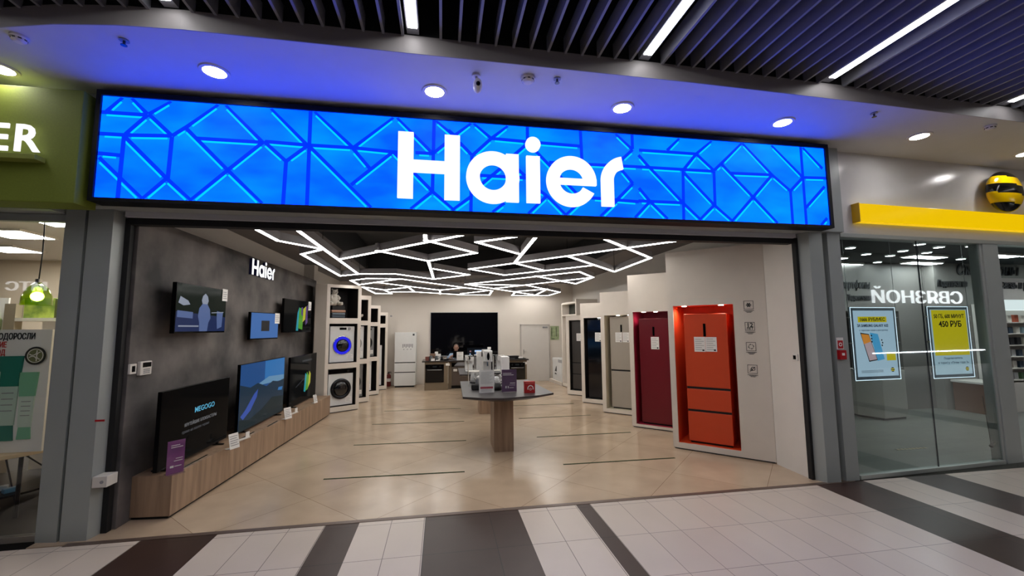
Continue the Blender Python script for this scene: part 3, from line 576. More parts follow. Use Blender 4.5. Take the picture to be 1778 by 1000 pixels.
scr2(t, 1.66, 0.95, 0.03, [emis('screen_sky', '#28528c', 0.75), emis('screen_sky2', '#3474b4', 0.8), emis('screen_hill', '#24384a', 0.7), emis('screen_hill2', '#1a2a30', 0.7), emis('screen_water', '#3a55a8', 0.8), emis('screen_haze', '#6f9cc0', 0.7)],
     [(1, [(.5, .66), (1, .62), (1, 1), (.5, 1)]), (5, [(.3, .62), (1, .58), (1, .68), (.6, .72)]), (2, [(0, 0), (1, 0), (1, .60), (.85, .58), (.7, .62), (.55, .56), (.35, .66), (.2, .62), (0, .70)]), (4, [(.03, .22), (.12, .30), (.28, .50), (.36, .56), (.34, .44), (.22, .26), (.08, .16)]), (3, [(0, 0), (1, 0), (1, .28), (.7, .34), (.45, .2), (.2, .12), (0, .18)]), (1, [(.84, .42), (.95, .40), (.97, .46), (.86, .47)])])
t = floor_tv(9.12, 1.62, 0.93, 0.02, -2.75, 'television with a colourful shape on a dark screen, at the far end of the plinth')
scr2(t, 1.62, 0.93, 0.02, [MATS['screen_black'], C1, C2, C3, emis('screen_grey', '#3a3d42', 0.6)], [(1, [(.50, .20), (.56, .18), (.60, .55), (.54, .6)]), (2, [(.56, .2), (.66, .22), (.70, .5), (.6, .62)]), (3, [(.66, .24), (.75, .35), (.76, .55), (.70, .62)]), (4, [(.2, .35), (.5, .48), (.5, .5), (.2, .37)]), (4, [(.4, .86), (.8, .86), (.8, .9), (.4, .9)])])
M_purp = mat('purple_print', '#8e4a86', 0.35, col2='#6e3a70')
def holder(x, y, z, rz, w, h, lab, matp, cat='sign holder', lines=None, group=None, base=True, m2=None, ft=0.5):
    t = thing('sign_holder', lab, cat, (x, y, z), rz, group)
    if base: MB().box(-w / 2, w / 2, -0.05, 0.06, 0.001, 0.006).build('base', M_acryl, t)
    MB().box(-w / 2, w / 2, -0.002, 0.002, 0.006, h).build('card', matp, t)
    b = MB()
    for x0, x1, z0, z1 in (lines or []): b.box(x0 * w, x1 * w, -0.0035, -0.002, z0 * h, z1 * h)
    if lines: b.build('print', m2 or M_paper, t)
    MB().box(-w / 2 - .004, w / 2 + .004, -0.006, -0.004, 0.004, h + 0.004).build('front_pane', M_acryl, t)
    return t
holder(-2.70, 4.94, 0.43, 0.92, 0.155, 0.335, 'purple price sign in a clear stand at the near end of the plinth', M_purp, lines=[(-.3, .2, .85, .87), (-.3, .38, .79, .81), (0, .4, .45, .47), (-.1, .4, .38, .40), (-.3, -.1, .2, .26), (-.05, .35, .22, .24)])
def pricestand(x, y, rz, lab, w=0.14, h=0.18):
    t = thing('price_stand', lab, 'price tag', (x, y, 0.43), rz, 'white price cards on the plinth')
    b = MB(); b.prism([(-0.05, 0.001), (0.03, 0.001), (0.03, 0.006), (-0.044, 0.006), (-0.01, h), (-0.014, h)], -w / 2, w / 2, 0, 'x'); b.build('card', M_paper, t)
    b = MB()
    for k in range(5): b.prism([(-0.0455 + 0.0062 * k, 0.04 + 0.026 * k), (-0.0437 + 0.0062 * k, 0.047 + 0.026 * k), (-0.046 + 0.0062 * k, 0.047 + 0.026 * k), (-0.0478 + 0.0062 * k, 0.04 + 0.026 * k)], -w * .4, w * (.4 - .12 * (k % 2)), 0, 'x')
    b.build('print', M_grey, t)
pricestand(-2.575, 5.84, 1.2, 'white price card between the nearest and the middle plinth television'); pricestand(-2.53, 7.55, 1.1, 'white price card in front of the middle plinth television'); pricestand(-2.52, 9.02, 1.2, 'white price card at the far end of the plinth', 0.1, 0.16)
for x, y, lab in ((-2.62, 6.25, 'small white remote box beside the first price card'), (-2.55, 7.95, 'small white remote box beside the second price card')):
    t = thing('remote_box', lab, 'remote control', (x, y, 0.43), 1.3, 'remotes on the plinth')
    MB().box(-0.11, 0.11, -0.022, 0.022, 0.001, 0.02).build('remote', M_white, t, bev=0.005); MB().box(0.03, 0.10, -0.01, -0.006, 0.02, 0.09).build('upright_tag', M_paper, t)

# ================================================================ NICHE CABINETS
def cabinet(name, lab, origin, rz, Wd, D, H, ops, lining, ndepth, group, top=None, body=M_cab):
    t = thing(name, lab, 'display cabinet', (origin[0], origin[1], 0), rz, group)
    x0, x1 = ops[0][0], ops[0][1]; T = 0.03
    b = MB(); b.box(0, x0, 0, T, 0.02, H); b.box(x1, Wd, 0, T, 0.02, H)
    zs = [0.02] + [z for o in ops for z in o[2:]] + [H]
    for k in range(0, len(zs), 2): b.box(x0, x1, 0, T, zs[k], zs[k + 1])
    b.box(0, T, T, D, 0.02, H)
    b.prism(top or [(0, T), (Wd, T), (Wd, D), (0, D)], H - 0.03, H)
    if not top: b.box(Wd - T, Wd, T, D, 0.02, H)
    b.build('body', body, t)
    b = MB(); b.box(0.02, Wd - 0.02, 0.02, 0.2, 0, 0.02); b.build('kickboard', M_alud, t)
    for (a, c, z0, z1), mlin in zip(ops, lining):
        b = MB(); e = 0.008
        b.box(a - e, a, T + .001, ndepth, z0, z1); b.box(c, c + e, T + .001, ndepth, z0, z1); b.box(a - e, c + e, ndepth, ndepth + e, z0 - e, z1 + e)
        b.box(a - e, c + e, T + .001, ndepth, z0 - e, z0); b.box(a - e, c + e, T + .001, ndepth, z1, z1 + e); b.build('niche_lining', mlin, t)
    return t
M_nb = mat('black_niche', '#17110f', 0.6)
wl = ['nearest white cabinet of washing machines, beside the dark wall', 'second white washing machine cabinet from the entrance', 'third white washing machine cabinet from the entrance', 'last white washing machine cabinet, nearest the white fridge']
wc = [(-1.93, 10.49), (-1.87, 11.52), (-1.79, 12.70), (-1.70, 13.70)]
wops = [[(.125, .987), (1.11, 2.02), (2.15, 2.86)], [(.127, .99), (1.115, 1.99), (2.11, 2.66)], [(.12, .97), (1.09, 1.97), (2.086, 2.485)], [(.127, 1.93), (2.05, 2.31)]]
wh = [2.93, 2.77, 2.573, 2.406]; WA = math.radians(33.8); wu = Vector((math.cos(WA), math.sin(WA))); wn = Vector((-wu.y, wu.x))
def WP(i, x, y):
    o = Vector(wc[i]) - wu * 0.81; p = o + wu * x + wn * y; return p.x, p.y
for i in range(4):
    cabinet('washer_cabinet', wl[i], WP(i, 0, 0), WA, 0.81, 0.80 if i == 0 else 0.68, wh[i], [(.075, .735, a, c) for a, c in wops[i]], [M_nb] * 3, 0.65, 'sawtooth row of washing machine cabinets')
_c = [q for q in bpy.data.objects if q.name == 'washer_cabinet'][0]
MB().prism([(-0.001, 0.001), (-.19, .198), (-.02, .79), (-.001, .79)], .02, 2.929).build('side_panel', M_cab, _c)
M_wht = mat('white_enamel', '#dcdcda', 0.25, noise=0.02); M_silv = mat('silver_enamel', '#8b8c8c', 0.3, metal=0.5)
M_dglass = mat('dark_door_glass', '#0c0c10', 0.08, spec=0.8); M_blue = emis('blue_door_ring', (0.02, 0.02, 0.75), 0.9)
M_dchr = mat('dark_ring', '#2a2b2f', 0.2, metal=0.7)
def washer(i, x, z, lab, body, ring, door_r=0.2, panel=None, y=0.1, H=0.85, dz=0.40, price=True, blue=False):
    px, py = WP(i, x, y)
    t = thing('washing_machine', lab, 'washing machine', (px, py, z + 0.002), WA, 'washing machines in the white cabinets')
    MB().box(-0.285, 0.285, 0, 0.52, 0.015, H).build('body', body, t, bev=0.008)
    b = MB()
    for sx in (-.24, .24):
        for sy in (.05, .47): b.cyl((sx, sy, 0), 0.02, 0.016)
    b.build('feet', M_black, t)
    MB().box(-0.283, 0.283, -0.006, 0.002, H - 0.115, H - 0.008).build('control_panel', panel or body, t, bev=0.002)
    MB().lathe((0.16, -0.006, H - 0.06), [(0.032, 0), (0.030, -0.022), (0.0, -0.024)], 'y', 24).build('program_knob', M_grey if blue else M_dchr, t)
    MB().box(-0.07, 0.09, -0.009, -0.0062, H - 0.085, H - 0.035).build('display', M_blackg, t)
    MB().box(-0.27, -0.12, -0.010, -0.0062, H - 0.095, H - 0.025).build('detergent_drawer', panel or body, t, bev=0.002)
    R_ = door_r
    MB().lathe((0, 0, dz), [(R_ * 1.0, 0.0), (R_ * 1.0, -0.02), (R_ * 0.96, -0.038), (R_ * 0.76, -0.042), (R_ * 0.72, -0.03), (R_ * .72, 0.0)], 'y', 48, cap=False).build('door_ring', ring, t, smooth=True)
    MB().lathe((0, 0, dz), [(R_ * 0.74, -0.002), (R_ * 0.72, -0.032), (R_ * 0.5, -0.05), (R_ * .2, -0.058), (0.001, -0.06)], 'y', 40).build('door_glass', M_dglass, t, smooth=True)
    if blue: MB().lathe((0, 0, dz), [(R_ * 1.08, 0.0), (R_ * 1.08, -0.016), (R_ * 1.0, -0.018), (R_ * 1.0, 0.0)], 'y', 48, cap=False).build('chrome_bezel', M_chrome, t, smooth=True)
    if price:
        b = MB(); b.box(0.12, 0.26, -0.003, -0.0005, 0.08, 0.19, 0)
        for k in range(4): b.box(0.13, 0.24 - .03 * (k % 2), -0.004, -0.003, 0.095 + k * 0.024, 0.101 + k * 0.024, 1)
        b.build('price_label', [M_paper, M_grey], t)
    return t
washer(0, 0.415, 1.11, 'white washing machine with a glowing blue door ring, nearest cabinet upper niche', M_wht, M_blue, 0.205, blue=True)
washer(0, 0.405, 0.125, 'white washing machine with a large black door and black top panel, nearest cabinet bottom niche', M_wht, M_dchr, 0.235, panel=M_blackg, y=0.09, dz=0.39)
washer(1, 0.39, 1.115, 'white washing machine with chrome door ring, second cabinet upper niche', M_wht, M_chrome, 0.22)
washer(1, 0.39, 0.127, 'silver washing machine with black door, second cabinet bottom niche', M_silv, M_dchr, 0.22)
washer(2, 0.39, 1.09, 'silver washing machine with dark door, third cabinet upper niche', M_silv, M_dchr, 0.22)
washer(2, 0.33, 0.12, 'white washing machine seen edge on, third cabinet bottom niche', M_wht, M_chrome, 0.2)
washer(3, 0.39, 0.127, 'tall white washing machine in the last cabinet by the extinguisher', M_wht, M_dchr, 0.2, H=1.25)
# toys and towels
M_toy = mat('white_plush', '#cfc8bd', 0.9, noise=0.1, nscale=30, bump=0.4); M_toyn = M_ink
def bear(i, x, z, lab, s=1.0, rz=0.0):
    px, py = WP(i, x, 0.22)
    t = thing('plush_toy', lab, 'soft toy', (px, py, z), WA + rz, 'white soft toys in the top niches')
    b = MB(); b.ball((0, 0, 0.10 * s), 0.10 * s, 0.085 * s, 0.11 * s); b.ball((0.0, -0.01 * s, 0.19 * s), 0.065 * s, 0.06 * s, 0.075 * s); b.build('body', M_toy, t, smooth=True)
    b = MB(); b.ball((0.0, -0.03 * s, 0.275 * s), 0.062 * s, 0.058 * s, 0.055 * s); b.ball((0.01 * s, -0.085 * s, 0.262 * s), 0.028 * s, 0.03 * s, 0.022 * s)
    for e in (-1, 1): b.ball((e * 0.045 * s, -0.02 * s, 0.325 * s), 0.02 * s, 0.012 * s, 0.02 * s)
    b.build('head', M_toy, t, smooth=True)
    b = MB(); b.ball((0.01 * s, -0.114 * s, 0.268 * s), 0.009 * s)
    for e in (-1, 1): b.ball((e * 0.022 * s, -0.084 * s, 0.288 * s), 0.006 * s)
    b.build('eyes_and_nose', M_toyn, t, smooth=True)
    for e in (-1, 1):
        b = MB(); b.tube([(e * 0.055 * s, -0.02 * s, 0.2 * s), (e * 0.085 * s, -0.06 * s, 0.15 * s), (e * 0.06 * s, -0.09 * s, 0.12 * s)], [0.03 * s, 0.028 * s, 0.02 * s], 10); b.build('arm', M_toy, t, smooth=True)
        b = MB(); b.tube([(e * 0.06 * s, -0.02 * s, 0.05 * s), (e * 0.09 * s, -0.09 * s, 0.035 * s), (e * 0.10 * s, -0.15 * s, 0.035 * s), (e * 0.10 * s, -0.165 * s, 0.06 * s)], [0.045 * s, 0.038 * s, 0.032 * s, 0.02 * s], 10); b.build('leg', M_toy, t, smooth=True)
px, py = WP(0, 0.28, 0.25)
tag(MB().box(-0.15, 0.15, -0.12, 0.12, 0, 0.30).build('riser_box', M_nb, None, loc=(px + 0.02, py + 0.1, 2.15), rz=WA), 'black riser block under the white bear toy', 'stand')
bear(0, 0.24, 2.45, 'white bear toy sitting on a black block above folded towels, nearest cabinet', 1.15)
for k, (c, lab, w) in enumerate((('#4d5660', 'folded dark blue towel at the bottom of the pile', 0.15), ('#6b7680', 'folded grey towel in the middle of the pile', 0.15), ('#b08a74', 'folded peach towel on top of the pile', 0.16))):
    px, py = WP(0, 0.29, 0.11); b = MB()
    for q in range(2): b.box(-w, w, -0.05, 0.09, q * 0.032, q * 0.032 + 0.030)
    b.tube([(-w, -0.05, 0.031), (w, -0.05, 0.031)], 0.030, 12)
    z = 2.152 + 0.0625 * k
    tag(b.build('folded_towel', mat('towel%d' % k, c, 0.95, noise=0.12, nscale=80, bump=0.3), None, bev=0.008, loc=(px, py, z), rz=WA), lab + ', nearest washing cabinet', 'towel', 'folded towels in the top niche')
bear(1, 0.43, 2.202, 'white soft toy partly hidden in the top niche of the second cabinet', 1.2, 0.5)
bear(2, 0.50, 2.086, 'small white soft toy low in the top niche of the third cabinet', 0.6)
px, py = WP(1, 0.45, 0.22); tag(MB().box(-0.14, 0.14, -0.12, 0.12, 0, 0.09).build('riser_box', M_nb, None, loc=(px, py, 2.11), rz=WA), 'black riser block in the second cabinet top niche', 'stand')

# ---- refrigerator cabinets on the right
M_or = mat('orange_red_lining', '#e04a1e', 0.5); M_cr = mat('crimson_lining', '#a8183a', 0.5); M_be = mat('beige_lining', '#cfc4ac', 0.5); M_bk = mat('charcoal_lining', '#1e1c1c', 0.5)
fo = [(3.59, 6.19), (3.586, 7.615), (3.551, 8.994), (3.50, 10.24), (3.506, 11.53)]
fh = [3.09, 2.90, 2.68, 2.50, 2.23]
fl = ['tall white cabinet with an orange lit niche and icons, nearest on the right', 'white cabinet with a crimson lit niche, second on the right', 'white cabinet with a beige lit niche, third on the right', 'white cabinet with a black niche, fourth on the right', 'lowest white cabinet with a dark grey niche, fifth on the right']
fop = [(.082, .942, .10, 2.22), (.08, .90, .065, 2.18), (.09, .90, .098, 2.155), (.085, .90, .11, 2.125), (.09, .90, .13, 2.09)]
RA = -PI / 4; S2 = math.sqrt(0.5)
def FP(i, x, y): return fo[i][0] + S2 * (x + y), fo[i][1] + S2 * (-x + y)
cabs = []
for i in range(5):
    wd = 1.365 if i == 0 else 0.97
    top = [(0, .03), (wd, .03), (wd, max(.031, 1.59 - wd)), (.62, .95), (0, .95)] if i == 0 else [(0, .03), (wd, .03), (wd, .6), (.67, .95), (0, .95)]
    c = cabinet('fridge_cabinet', fl[i], fo[i], RA, wd, 0.95, fh[i], [fop[i]], [(M_or, M_cr, M_be, M_bk, M_bk)[i]], 0.69, 'sawtooth row of refrigerator cabinets', top=top)
    cabs.append(c)
    a, cc, z0, z1 = fop[i]
    for x in ((.22, .76) if i == 0 else (.25, .48) if i == 1 else (.36, .62) if i == 2 else (.45, .70)):
        MB().lathe((x, 0.15, z1 - 0.008), [(0.035, 0), (0.038, 0.0075)], 'z', 20).build('niche_spotlight', emis('niche_spot_lens', (1, 0.93, 0.82), 18), c)
        ld = bpy.data.lights.new('niche_spot', 'SPOT'); ld.energy = (9, 3, 5, 1.5, 2.5)[i]; ld.color = (1, 0.9, 0.78); ld.spot_size = 2.9; ld.spot_blend = 0.7; ld.shadow_soft_size = 0.03
        lo = bpy.data.objects.new('niche_spot', ld); COL.objects.link(lo); lo.parent = c; lo.location = (x, 0.15, z1 - 0.02)
# icons on cabinet 1
def icon(z, kind):
    b = MB(); x = 1.145; w = 0.062
    for r in ((x - w, x + w, z - w, z - w + .006), (x - w, x + w, z + w - .006, z + w), (x - w, x - w + .006, z - w, z + w), (x + w - .006, x + w, z - w, z + w)): b.box(r[0], r[1], -0.002, -0.0003, r[2], r[3])
    if kind == 0:
        for k in range(3):
            a = k * PI / 3; d = Vector((math.cos(a), math.sin(a))) * 0.036; nn = Vector((-d.y, d.x)) * 0.14
            b.prism([(x + d.x + nn.x, z + d.y + nn.y), (x - d.x + nn.x, z - d.y + nn.y), (x - d.x - nn.x, z - d.y - nn.y), (x + d.x - nn.x, z + d.y - nn.y)], -0.002, -0.0003, None, 'y')
        b.sector(x, z, .018, .026, 0, 360, -0.002, -.0003, 18)
    if kind == 2:
        for a in (10, 100, 190, 280): b.sector(x, z, .028, .034, a, a + 65, -0.002, -.0003, 8); b.prism([(x + .031 * math.cos(math.radians(a)) + .012 * math.cos(math.radians(q)), z + .031 * math.sin(math.radians(a)) + .012 * math.sin(math.radians(q))) for q in (a, a + 120, a + 240)], -.002, -.0003, None, 'y')
    if kind == 3: b.sector(x + .008, z + .006, .020, .028, 0, 360, -0.002, -.0003, 18); b.sector(x - .014, z - .010, .012, .018, 0, 360, -.0022, -.0003, 14); b.prism([(x - .04, z - .036), (x - .034, z - .04), (x + .04, z + .034), (x + .034, z + .038)], -.002, -.0003, None, 'y')
    for k, ww in enumerate((.066, .045, .03)): b.box(x - ww, x + ww, -0.002, -0.0003, z - w - 0.022 - 0.013 * k, z - w - 0.015 - 0.013 * k)
    b.build('wall_icon', M_ink, cabs[0])
for k, z in enumerate((2.198, 1.888, 1.598, 1.276)):
    icon(z, k)
text('wall_icon_text', '12', 0.085, M_ink, cabs[0], (1.145, -0.0015, 1.905), 0, 0.0007, bold=0.002); text('wall_icon_text', 'ЛЕТ', 0.045, M_ink, cabs[0], (1.145, -0.0015, 1.856), 0, 0.0007, bold=0.0015)
def fridge(i, x, w, top, seams, m, lab, handle, papers, y=0.1, z0=None, ex=0.02):
    px, py = FP(i, x, y); z0 = fop[i][2] + 0.002 if z0 is None else z0
    t = thing('refrigerator', lab, 'refrigerator', (px, py, z0), RA, 'refrigerators in the white cabinets'); H = top - z0
    MB().box(0.003, w - .003, 0.035, 0.56, 0.03, H - .004).build('body', m, t, bev=0.005)
    zs = [0.03] + [s_ - z0 for s_ in sorted(seams)] + [H]
    for k in range(len(zs) - 1):
        d_ = MB().box(0, w, 0, 0.034, zs[k] + (0.017 if k else 0), zs[k + 1] - (0.017 if k < len(zs) - 2 else 0)).build('door' if k == len(zs) - 2 else ('drawer' if len(zs) > 3 or k else 'door'), m, t, bev=0.006)
        if k == len(zs) - 2:
            hx, hz0, hz1 = handle
            MB().box(hx - x - 0.018, hx - x + 0.018, -0.004, 0.001, hz0 - z0, hz1 - z0).build('control_display', M_blackg, d_)
            for (ax, bx, a0, a1) in papers:
                b = MB(); b.box(ax - x, bx - x, -0.003, -0.001, a0 - z0, a1 - z0, 0); ww = bx - ax
                for q in range(6): b.box(ax - x + .1 * ww, bx - x - ww * (.12 + .2 * (q % 2)), -0.004, -0.003, a0 - z0 + 0.03 + q * 0.032, a0 - z0 + 0.036 + q * 0.032, 1)
                b.box(bx - x - ww * .28, bx - x - ww * .1, -0.0042, -0.003, a0 - z0 + .012, a0 - z0 + 0.035, 2)
                b.build('info_sheet', [M_paper, M_grey, M_ink], d_)
    MB().box(0.004, w - .004, 0.012, 0.0345, 0.032, H - .004).build('seam_shade_sheet', M_black, t)  # black sheet behind the doors puts shade into their gaps
    b = MB(); b.box(0.02, w - 0.02, 0.03, 0.54, 0, 0.03); b.build('base', M_black, t)
    return t
fridge(0, .215, .62, 2.09, (.595, .942), mat('orange_red_enamel', '#cc4620', 0.4), 'orange red three door refrigerator in the lit orange niche', (.515, 1.735, 1.935), [(.357, .517, 1.50, 1.73), (.52, .68, 1.505, 1.728)])
fridge(1, .16, .62, 2.05, (), mat('burgundy_enamel', '#6a1420', 0.3), 'burgundy refrigerator in the crimson niche', (.44, 1.72, 1.89), [(.385, .535, 1.47, 1.70)])
fridge(2, .18, .62, 2.122, (.935,), mat('champagne_enamel', '#a39a8e', 0.35), 'champagne coloured two door refrigerator in the beige niche', (.445, 1.78, 1.94), [(.305, .455, 1.555, 1.77), (.475, .62, 1.555, 1.77)])
fridge(3, .14, .62, 2.085, (), mat('black_glass_enamel', '#07090f', 0.08, spec=0.7), 'glossy black refrigerator in the fourth cabinet', (.6, 1.75, 1.9), [(.35, .52, 1.53, 1.755)])
fridge(4, .13, .62, 2.07, (.575, .89), mat('graphite_enamel', '#3d3a38', 0.35), 'dark graphite three door refrigerator in the fifth cabinet', (.6, 1.75, 1.9), [(.28, .45, 1.505, 1.718)])
# sensor on the white wall at the entrance
t = thing('wall_switch', 'small white switch with black centre on the white wall right of the entrance', 'switch', (4.539, 4.80, 1.44), -PI / 2 - 0.055)
MB().box(-0.0, 0.085, -0.02, 0, 0, 0.09).build('frame', M_white, t, bev=0.004); MB().box(0.02, 0.06, -0.024, -0.02, 0.02, 0.07).build('rocker', M_blackg, t)
# far right appliance alcove
t = thing('appliance_cabinet', 'white framed cabinet with a dark glass opening behind the last fridge cabinet', 'display cabinet', (3.98, 11.95, 0), PI - math.atan2(13.18 - 11.95, 0.10) + 0.0)
bpy.data.objects.remove(t)
AR = math.atan2(-1.25, 0.10)      # face runs from the far end to the near end
t = thing('appliance_cabinet', 'white framed cabinet with a dark glass opening behind the last fridge cabinet', 'display cabinet', (3.865, 13.20, 0), AR)
b = MB(); b.box(0, 0.07, 0, 0.7, 0.02, 2.66); b.box(1.18, 1.25, 0, 0.7, 0.02, 2.74); b.box(.07, 1.18, 0, .7, 2.62, 2.68); b.box(.07, 1.18, 0, .7, 2.25, 2.29); b.box(.07, 1.18, 0, .7, 0.02, .12); b.box(.07, 1.18, .6, .7, .12, 2.25)
b.build('body', M_cab, t, bev=0.003)
MB().box(.07, 1.18, .25, .27, 2.29, 2.62).build('glass_panel', mat('dark_green_glass', '#10201a', 0.1), t)
MB().box(.12, 1.12, .12, .55, .12, 2.0).build('tall_door', M_wht, t, bev=0.01)
for k, (y, lab) in enumerate(((13.86, 'white front loading dryer with a black decal beside the rear door'), (13.25, 'white low appliance between the decal dryer and the framed cabinet'))):
    t = thing('tumble_dryer', lab, 'appliance', (3.80 + 0.03 * k, y + 0.3, 0.11), AR, 'white appliances on the low step')
    w = 0.58 if k == 0 else 0.32
    MB().box(0, w, 0, 0.55, 0, 0.74).build('body', M_wht, t, bev=0.01); MB().box(0.0, w, -0.006, 0, 0.62, 0.72).build('control_panel', M_grey if k else M_wht, t, bev=0.002)
    if k == 0:
        b = MB(); b.prism([(.2, .2), (.4, .2), (.36, .24), (.24, .25)], -.004, -.001, None, 'y'); b.prism([(.22, .3), (.4, .3), (.4, .48), (.36, .48)], -.004, -.001, None, 'y'); b.build('decal', M_ink, t)
    else: MB().box(0.03, w - .03, -0.004, 0, 0.08, 0.58).build('door', M_wht, t, bev=0.01)
tag(MB().box(0, 1.25, 0, 0.7, 0, 0.108).build('low_step', M_cab, None, bev=0.004, loc=(3.74, 14.47, 0), rz=AR), 'low white step carrying the white appliances by the rear door', 'platform')

# ================================================================ REAR OF THE SHOP
t = thing('wall_panel', 'large glossy black panel on the back wall behind the counter', 'wall panel', (0.78, 14.66, 0.95))
MB().box(-1.165, 1.165, 0, 0.038, 0, 1.48).build('panel', mat('black_gloss_glass', '#060608', 0.05, spec=0.6), t, bev=0.003)
b = MB(); b.box(-1.19, 1.19, -0.004, 0.038, -0.03, 0); b.box(-1.18, -1.165, -0.004, 0.038, 0, 1.49); b.box(1.165, 1.18, -0.004, 0.038, 0, 1.49); b.box(-1.18, 1.18, -.004, .038, 1.48, 1.495); b.build('frame', M_grey, t)
struct(MB().box(2.80, 3.81, 14.665, 14.70, 0, 1.97).build('door_1', mat('door_white', '#cdc7c0', 0.5), bev=0.004))
d = bpy.data.objects['door_1']
b = MB(); b.box(2.76, 2.80, 14.65, 14.70, 0, 2.01); b.box(3.81, 3.85, 14.65, 14.70, 0, 2.01); b.box(2.76, 3.85, 14.65, 14.70, 1.97, 2.01); b.build('door_frame', mat('door_frame_grey', '#b3aca5', 0.5), d)
b = MB(); b.box(2.86, 2.90, 14.655, 14.665, 0.95, 1.12); b.tube([(2.88, 14.66, 1.06), (2.88, 14.61, 1.06), (2.98, 14.61, 1.06)], 0.009); b.build('door_handle', M_steel, d)
b = MB(); b.box(3.58, 3.76, 14.63, 14.665, 1.87, 1.93); b.build('door_closer', M_grey, d)
t = thing('wall_poster', 'green and white notice with two vertical marks right of the rear door', 'poster', (4.03, 14.69, 1.44))
MB().box(-0.15, 0.17, 0, 0.008, 0, 0.50).build('sheet', mat('pale_green_sheet', '#a5b08c', 0.5, col2='#7c8c62', nscale=10), t)
b = MB(); b.box(-0.11, -0.09, -0.002, 0, 0.12, 0.45); b.box(0.06, 0.08, -0.002, 0, 0.12, 0.45); b.box(-.1, .0, -.002, 0, .03, .05); b.build('print', M_ink, t)
# white refrigerator
t = thing('refrigerator', 'white three door refrigerator standing by the back wall', 'refrigerator', (-1.19, 14.08, 0))
MB().box(-0.33, 0.345, 0.03, 0.6, 0.04, 1.765).build('body', M_wht, t, bev=0.008); MB().box(-0.32, 0.335, 0.0, 0.029, 0.05, 1.76).build('seam_shade_sheet', M_black, t)  # black sheet stands in for the shade between doors and drawers
for k, (a, c) in enumerate(((0.05, 0.462), (0.488, 0.772), (0.80, 1.77))): o = MB().box(-0.33, 0.345, -0.02, 0.028, a, c).build('door' if k == 2 else 'drawer', M_wht, t, bev=0.008)
b = MB()
for k in range(7): b.box(-0.08 + 0.05 * k, -0.05 + 0.05 * k, -0.022, -0.0205, 1.27 + 0.03 * (k % 2), 1.39)
for k in range(3): b.box(-0.05 + 0.11 * k, -0.02 + 0.11 * k, -0.022, -0.0205, 1.2, 1.23)
b.build('stickers', M_grey, o)
MB().box(0.24, 0.30, -0.023, -0.0205, 1.66, 1.72).build('badge', M_alud, o)
b = MB(); b.box(-.3, .3, 0.0, 0.55, 0, 0.04); b.build('base', M_black, t)
# fire extinguisher
t = thing('fire_extinguisher', 'small red fire extinguisher on the floor left of the white refrigerator', 'fire extinguisher', (-1.73, 14.42, 0))
MB().lathe((0, 0, 0), [(0.072, 0.0), (0.075, 0.02), (0.075, 0.33), (0.06, 0.375), (0.025, 0.40), (0.022, 0.42)], seg=24).build('cylinder', mat('dull_red_paint', '#6e1a18', 0.35), t, smooth=True)
b = MB(); b.box(-0.02, 0.09, -0.012, 0.012, 0.43, 0.445); b.box(-0.02, 0.08, -0.012, 0.012, 0.46, 0.472); b.cyl((0, 0, .415), .016, .05); b.build('valve_handle', M_blackm, t)
MB().tube([(0.02, 0, 0.43), (-0.07, -0.01, 0.42), (-0.10, -0.01, 0.32), (-0.095, -0.01, 0.2)], 0.010).build('hose', M_black, t, smooth=True)
MB().lathe((0, 0, 0.16), [(0.0765, 0), (0.0765, 0.1)], seg=24, cap=False).build('label', M_paper, t)
tag(MB().box(-0.03, 0.03, 0, 0.01, 0, 0.045).build('wall_sensor', M_grey, loc=(-1.72, 14.688, 2.30)), 'tiny grey sensor high on the back wall above the fire extinguisher', 'sensor')
# counter
M_kit = mat('brown_grey_laminate', '#7d6d58', 0.5, noise=0.08); M_top = mat('dark_stone_worktop', '#2c2623', 0.3, noise=0.15, nscale=20)
t = thing('kitchen_counter', 'long low kitchen counter with dark worktop in front of the black wall panel', 'counter', (0, 13.15, 0))
MB().box(-0.60, 2.74, -0.03, 0.78, 0.855, 0.893).build('worktop', M_top, t, bev=0.004)
MB().box(-0.52, 0.19, 0.02, 0.42, 0.0, 0.853).build('cabinet_body', M_kit, t, bev=0.003)
MB().box(0.21, 0.30, 0.20, 0.42, 0.0, 0.853).build('filler_panel', M_kit, t); MB().box(0.30, 2.06, 0.22, 0.42, 0.10, 0.853).build('cabinet_body', mat('grey_brown_front', '#6d6258', 0.5), t, bev=0.003)
MB().box(2.06, 2.70, 0.10, 0.42, 0.0, 0.853).build('cabinet_body', M_kit, t, bev=0.003); MB().box(0.3, 2.06, .3, .4, 0, .10).build('kickboard', M_black, t)
b = MB(); b.box(0.31, 0.95, 0.205, 0.22, 0.68, 0.80); b.build('dishwasher_panel', M_blackg, t)
MB().box(0.33, 0.93, 0.205, 0.219, 0.12, 0.66).build('dishwasher_door', mat('brown_steel', '#6a5f58', 0.35, metal=0.4), t, bev=0.003)
for x, z, y in ((0.78, 0.71, 0.20), (0.36, 0.54, 0.20), (0.12, 0.74, 0.01), (2.58, 0.72, 0.085)): MB().box(x, x + 0.12, y, y + 0.003, z, z + 0.075).build('price_card', M_paper, t)
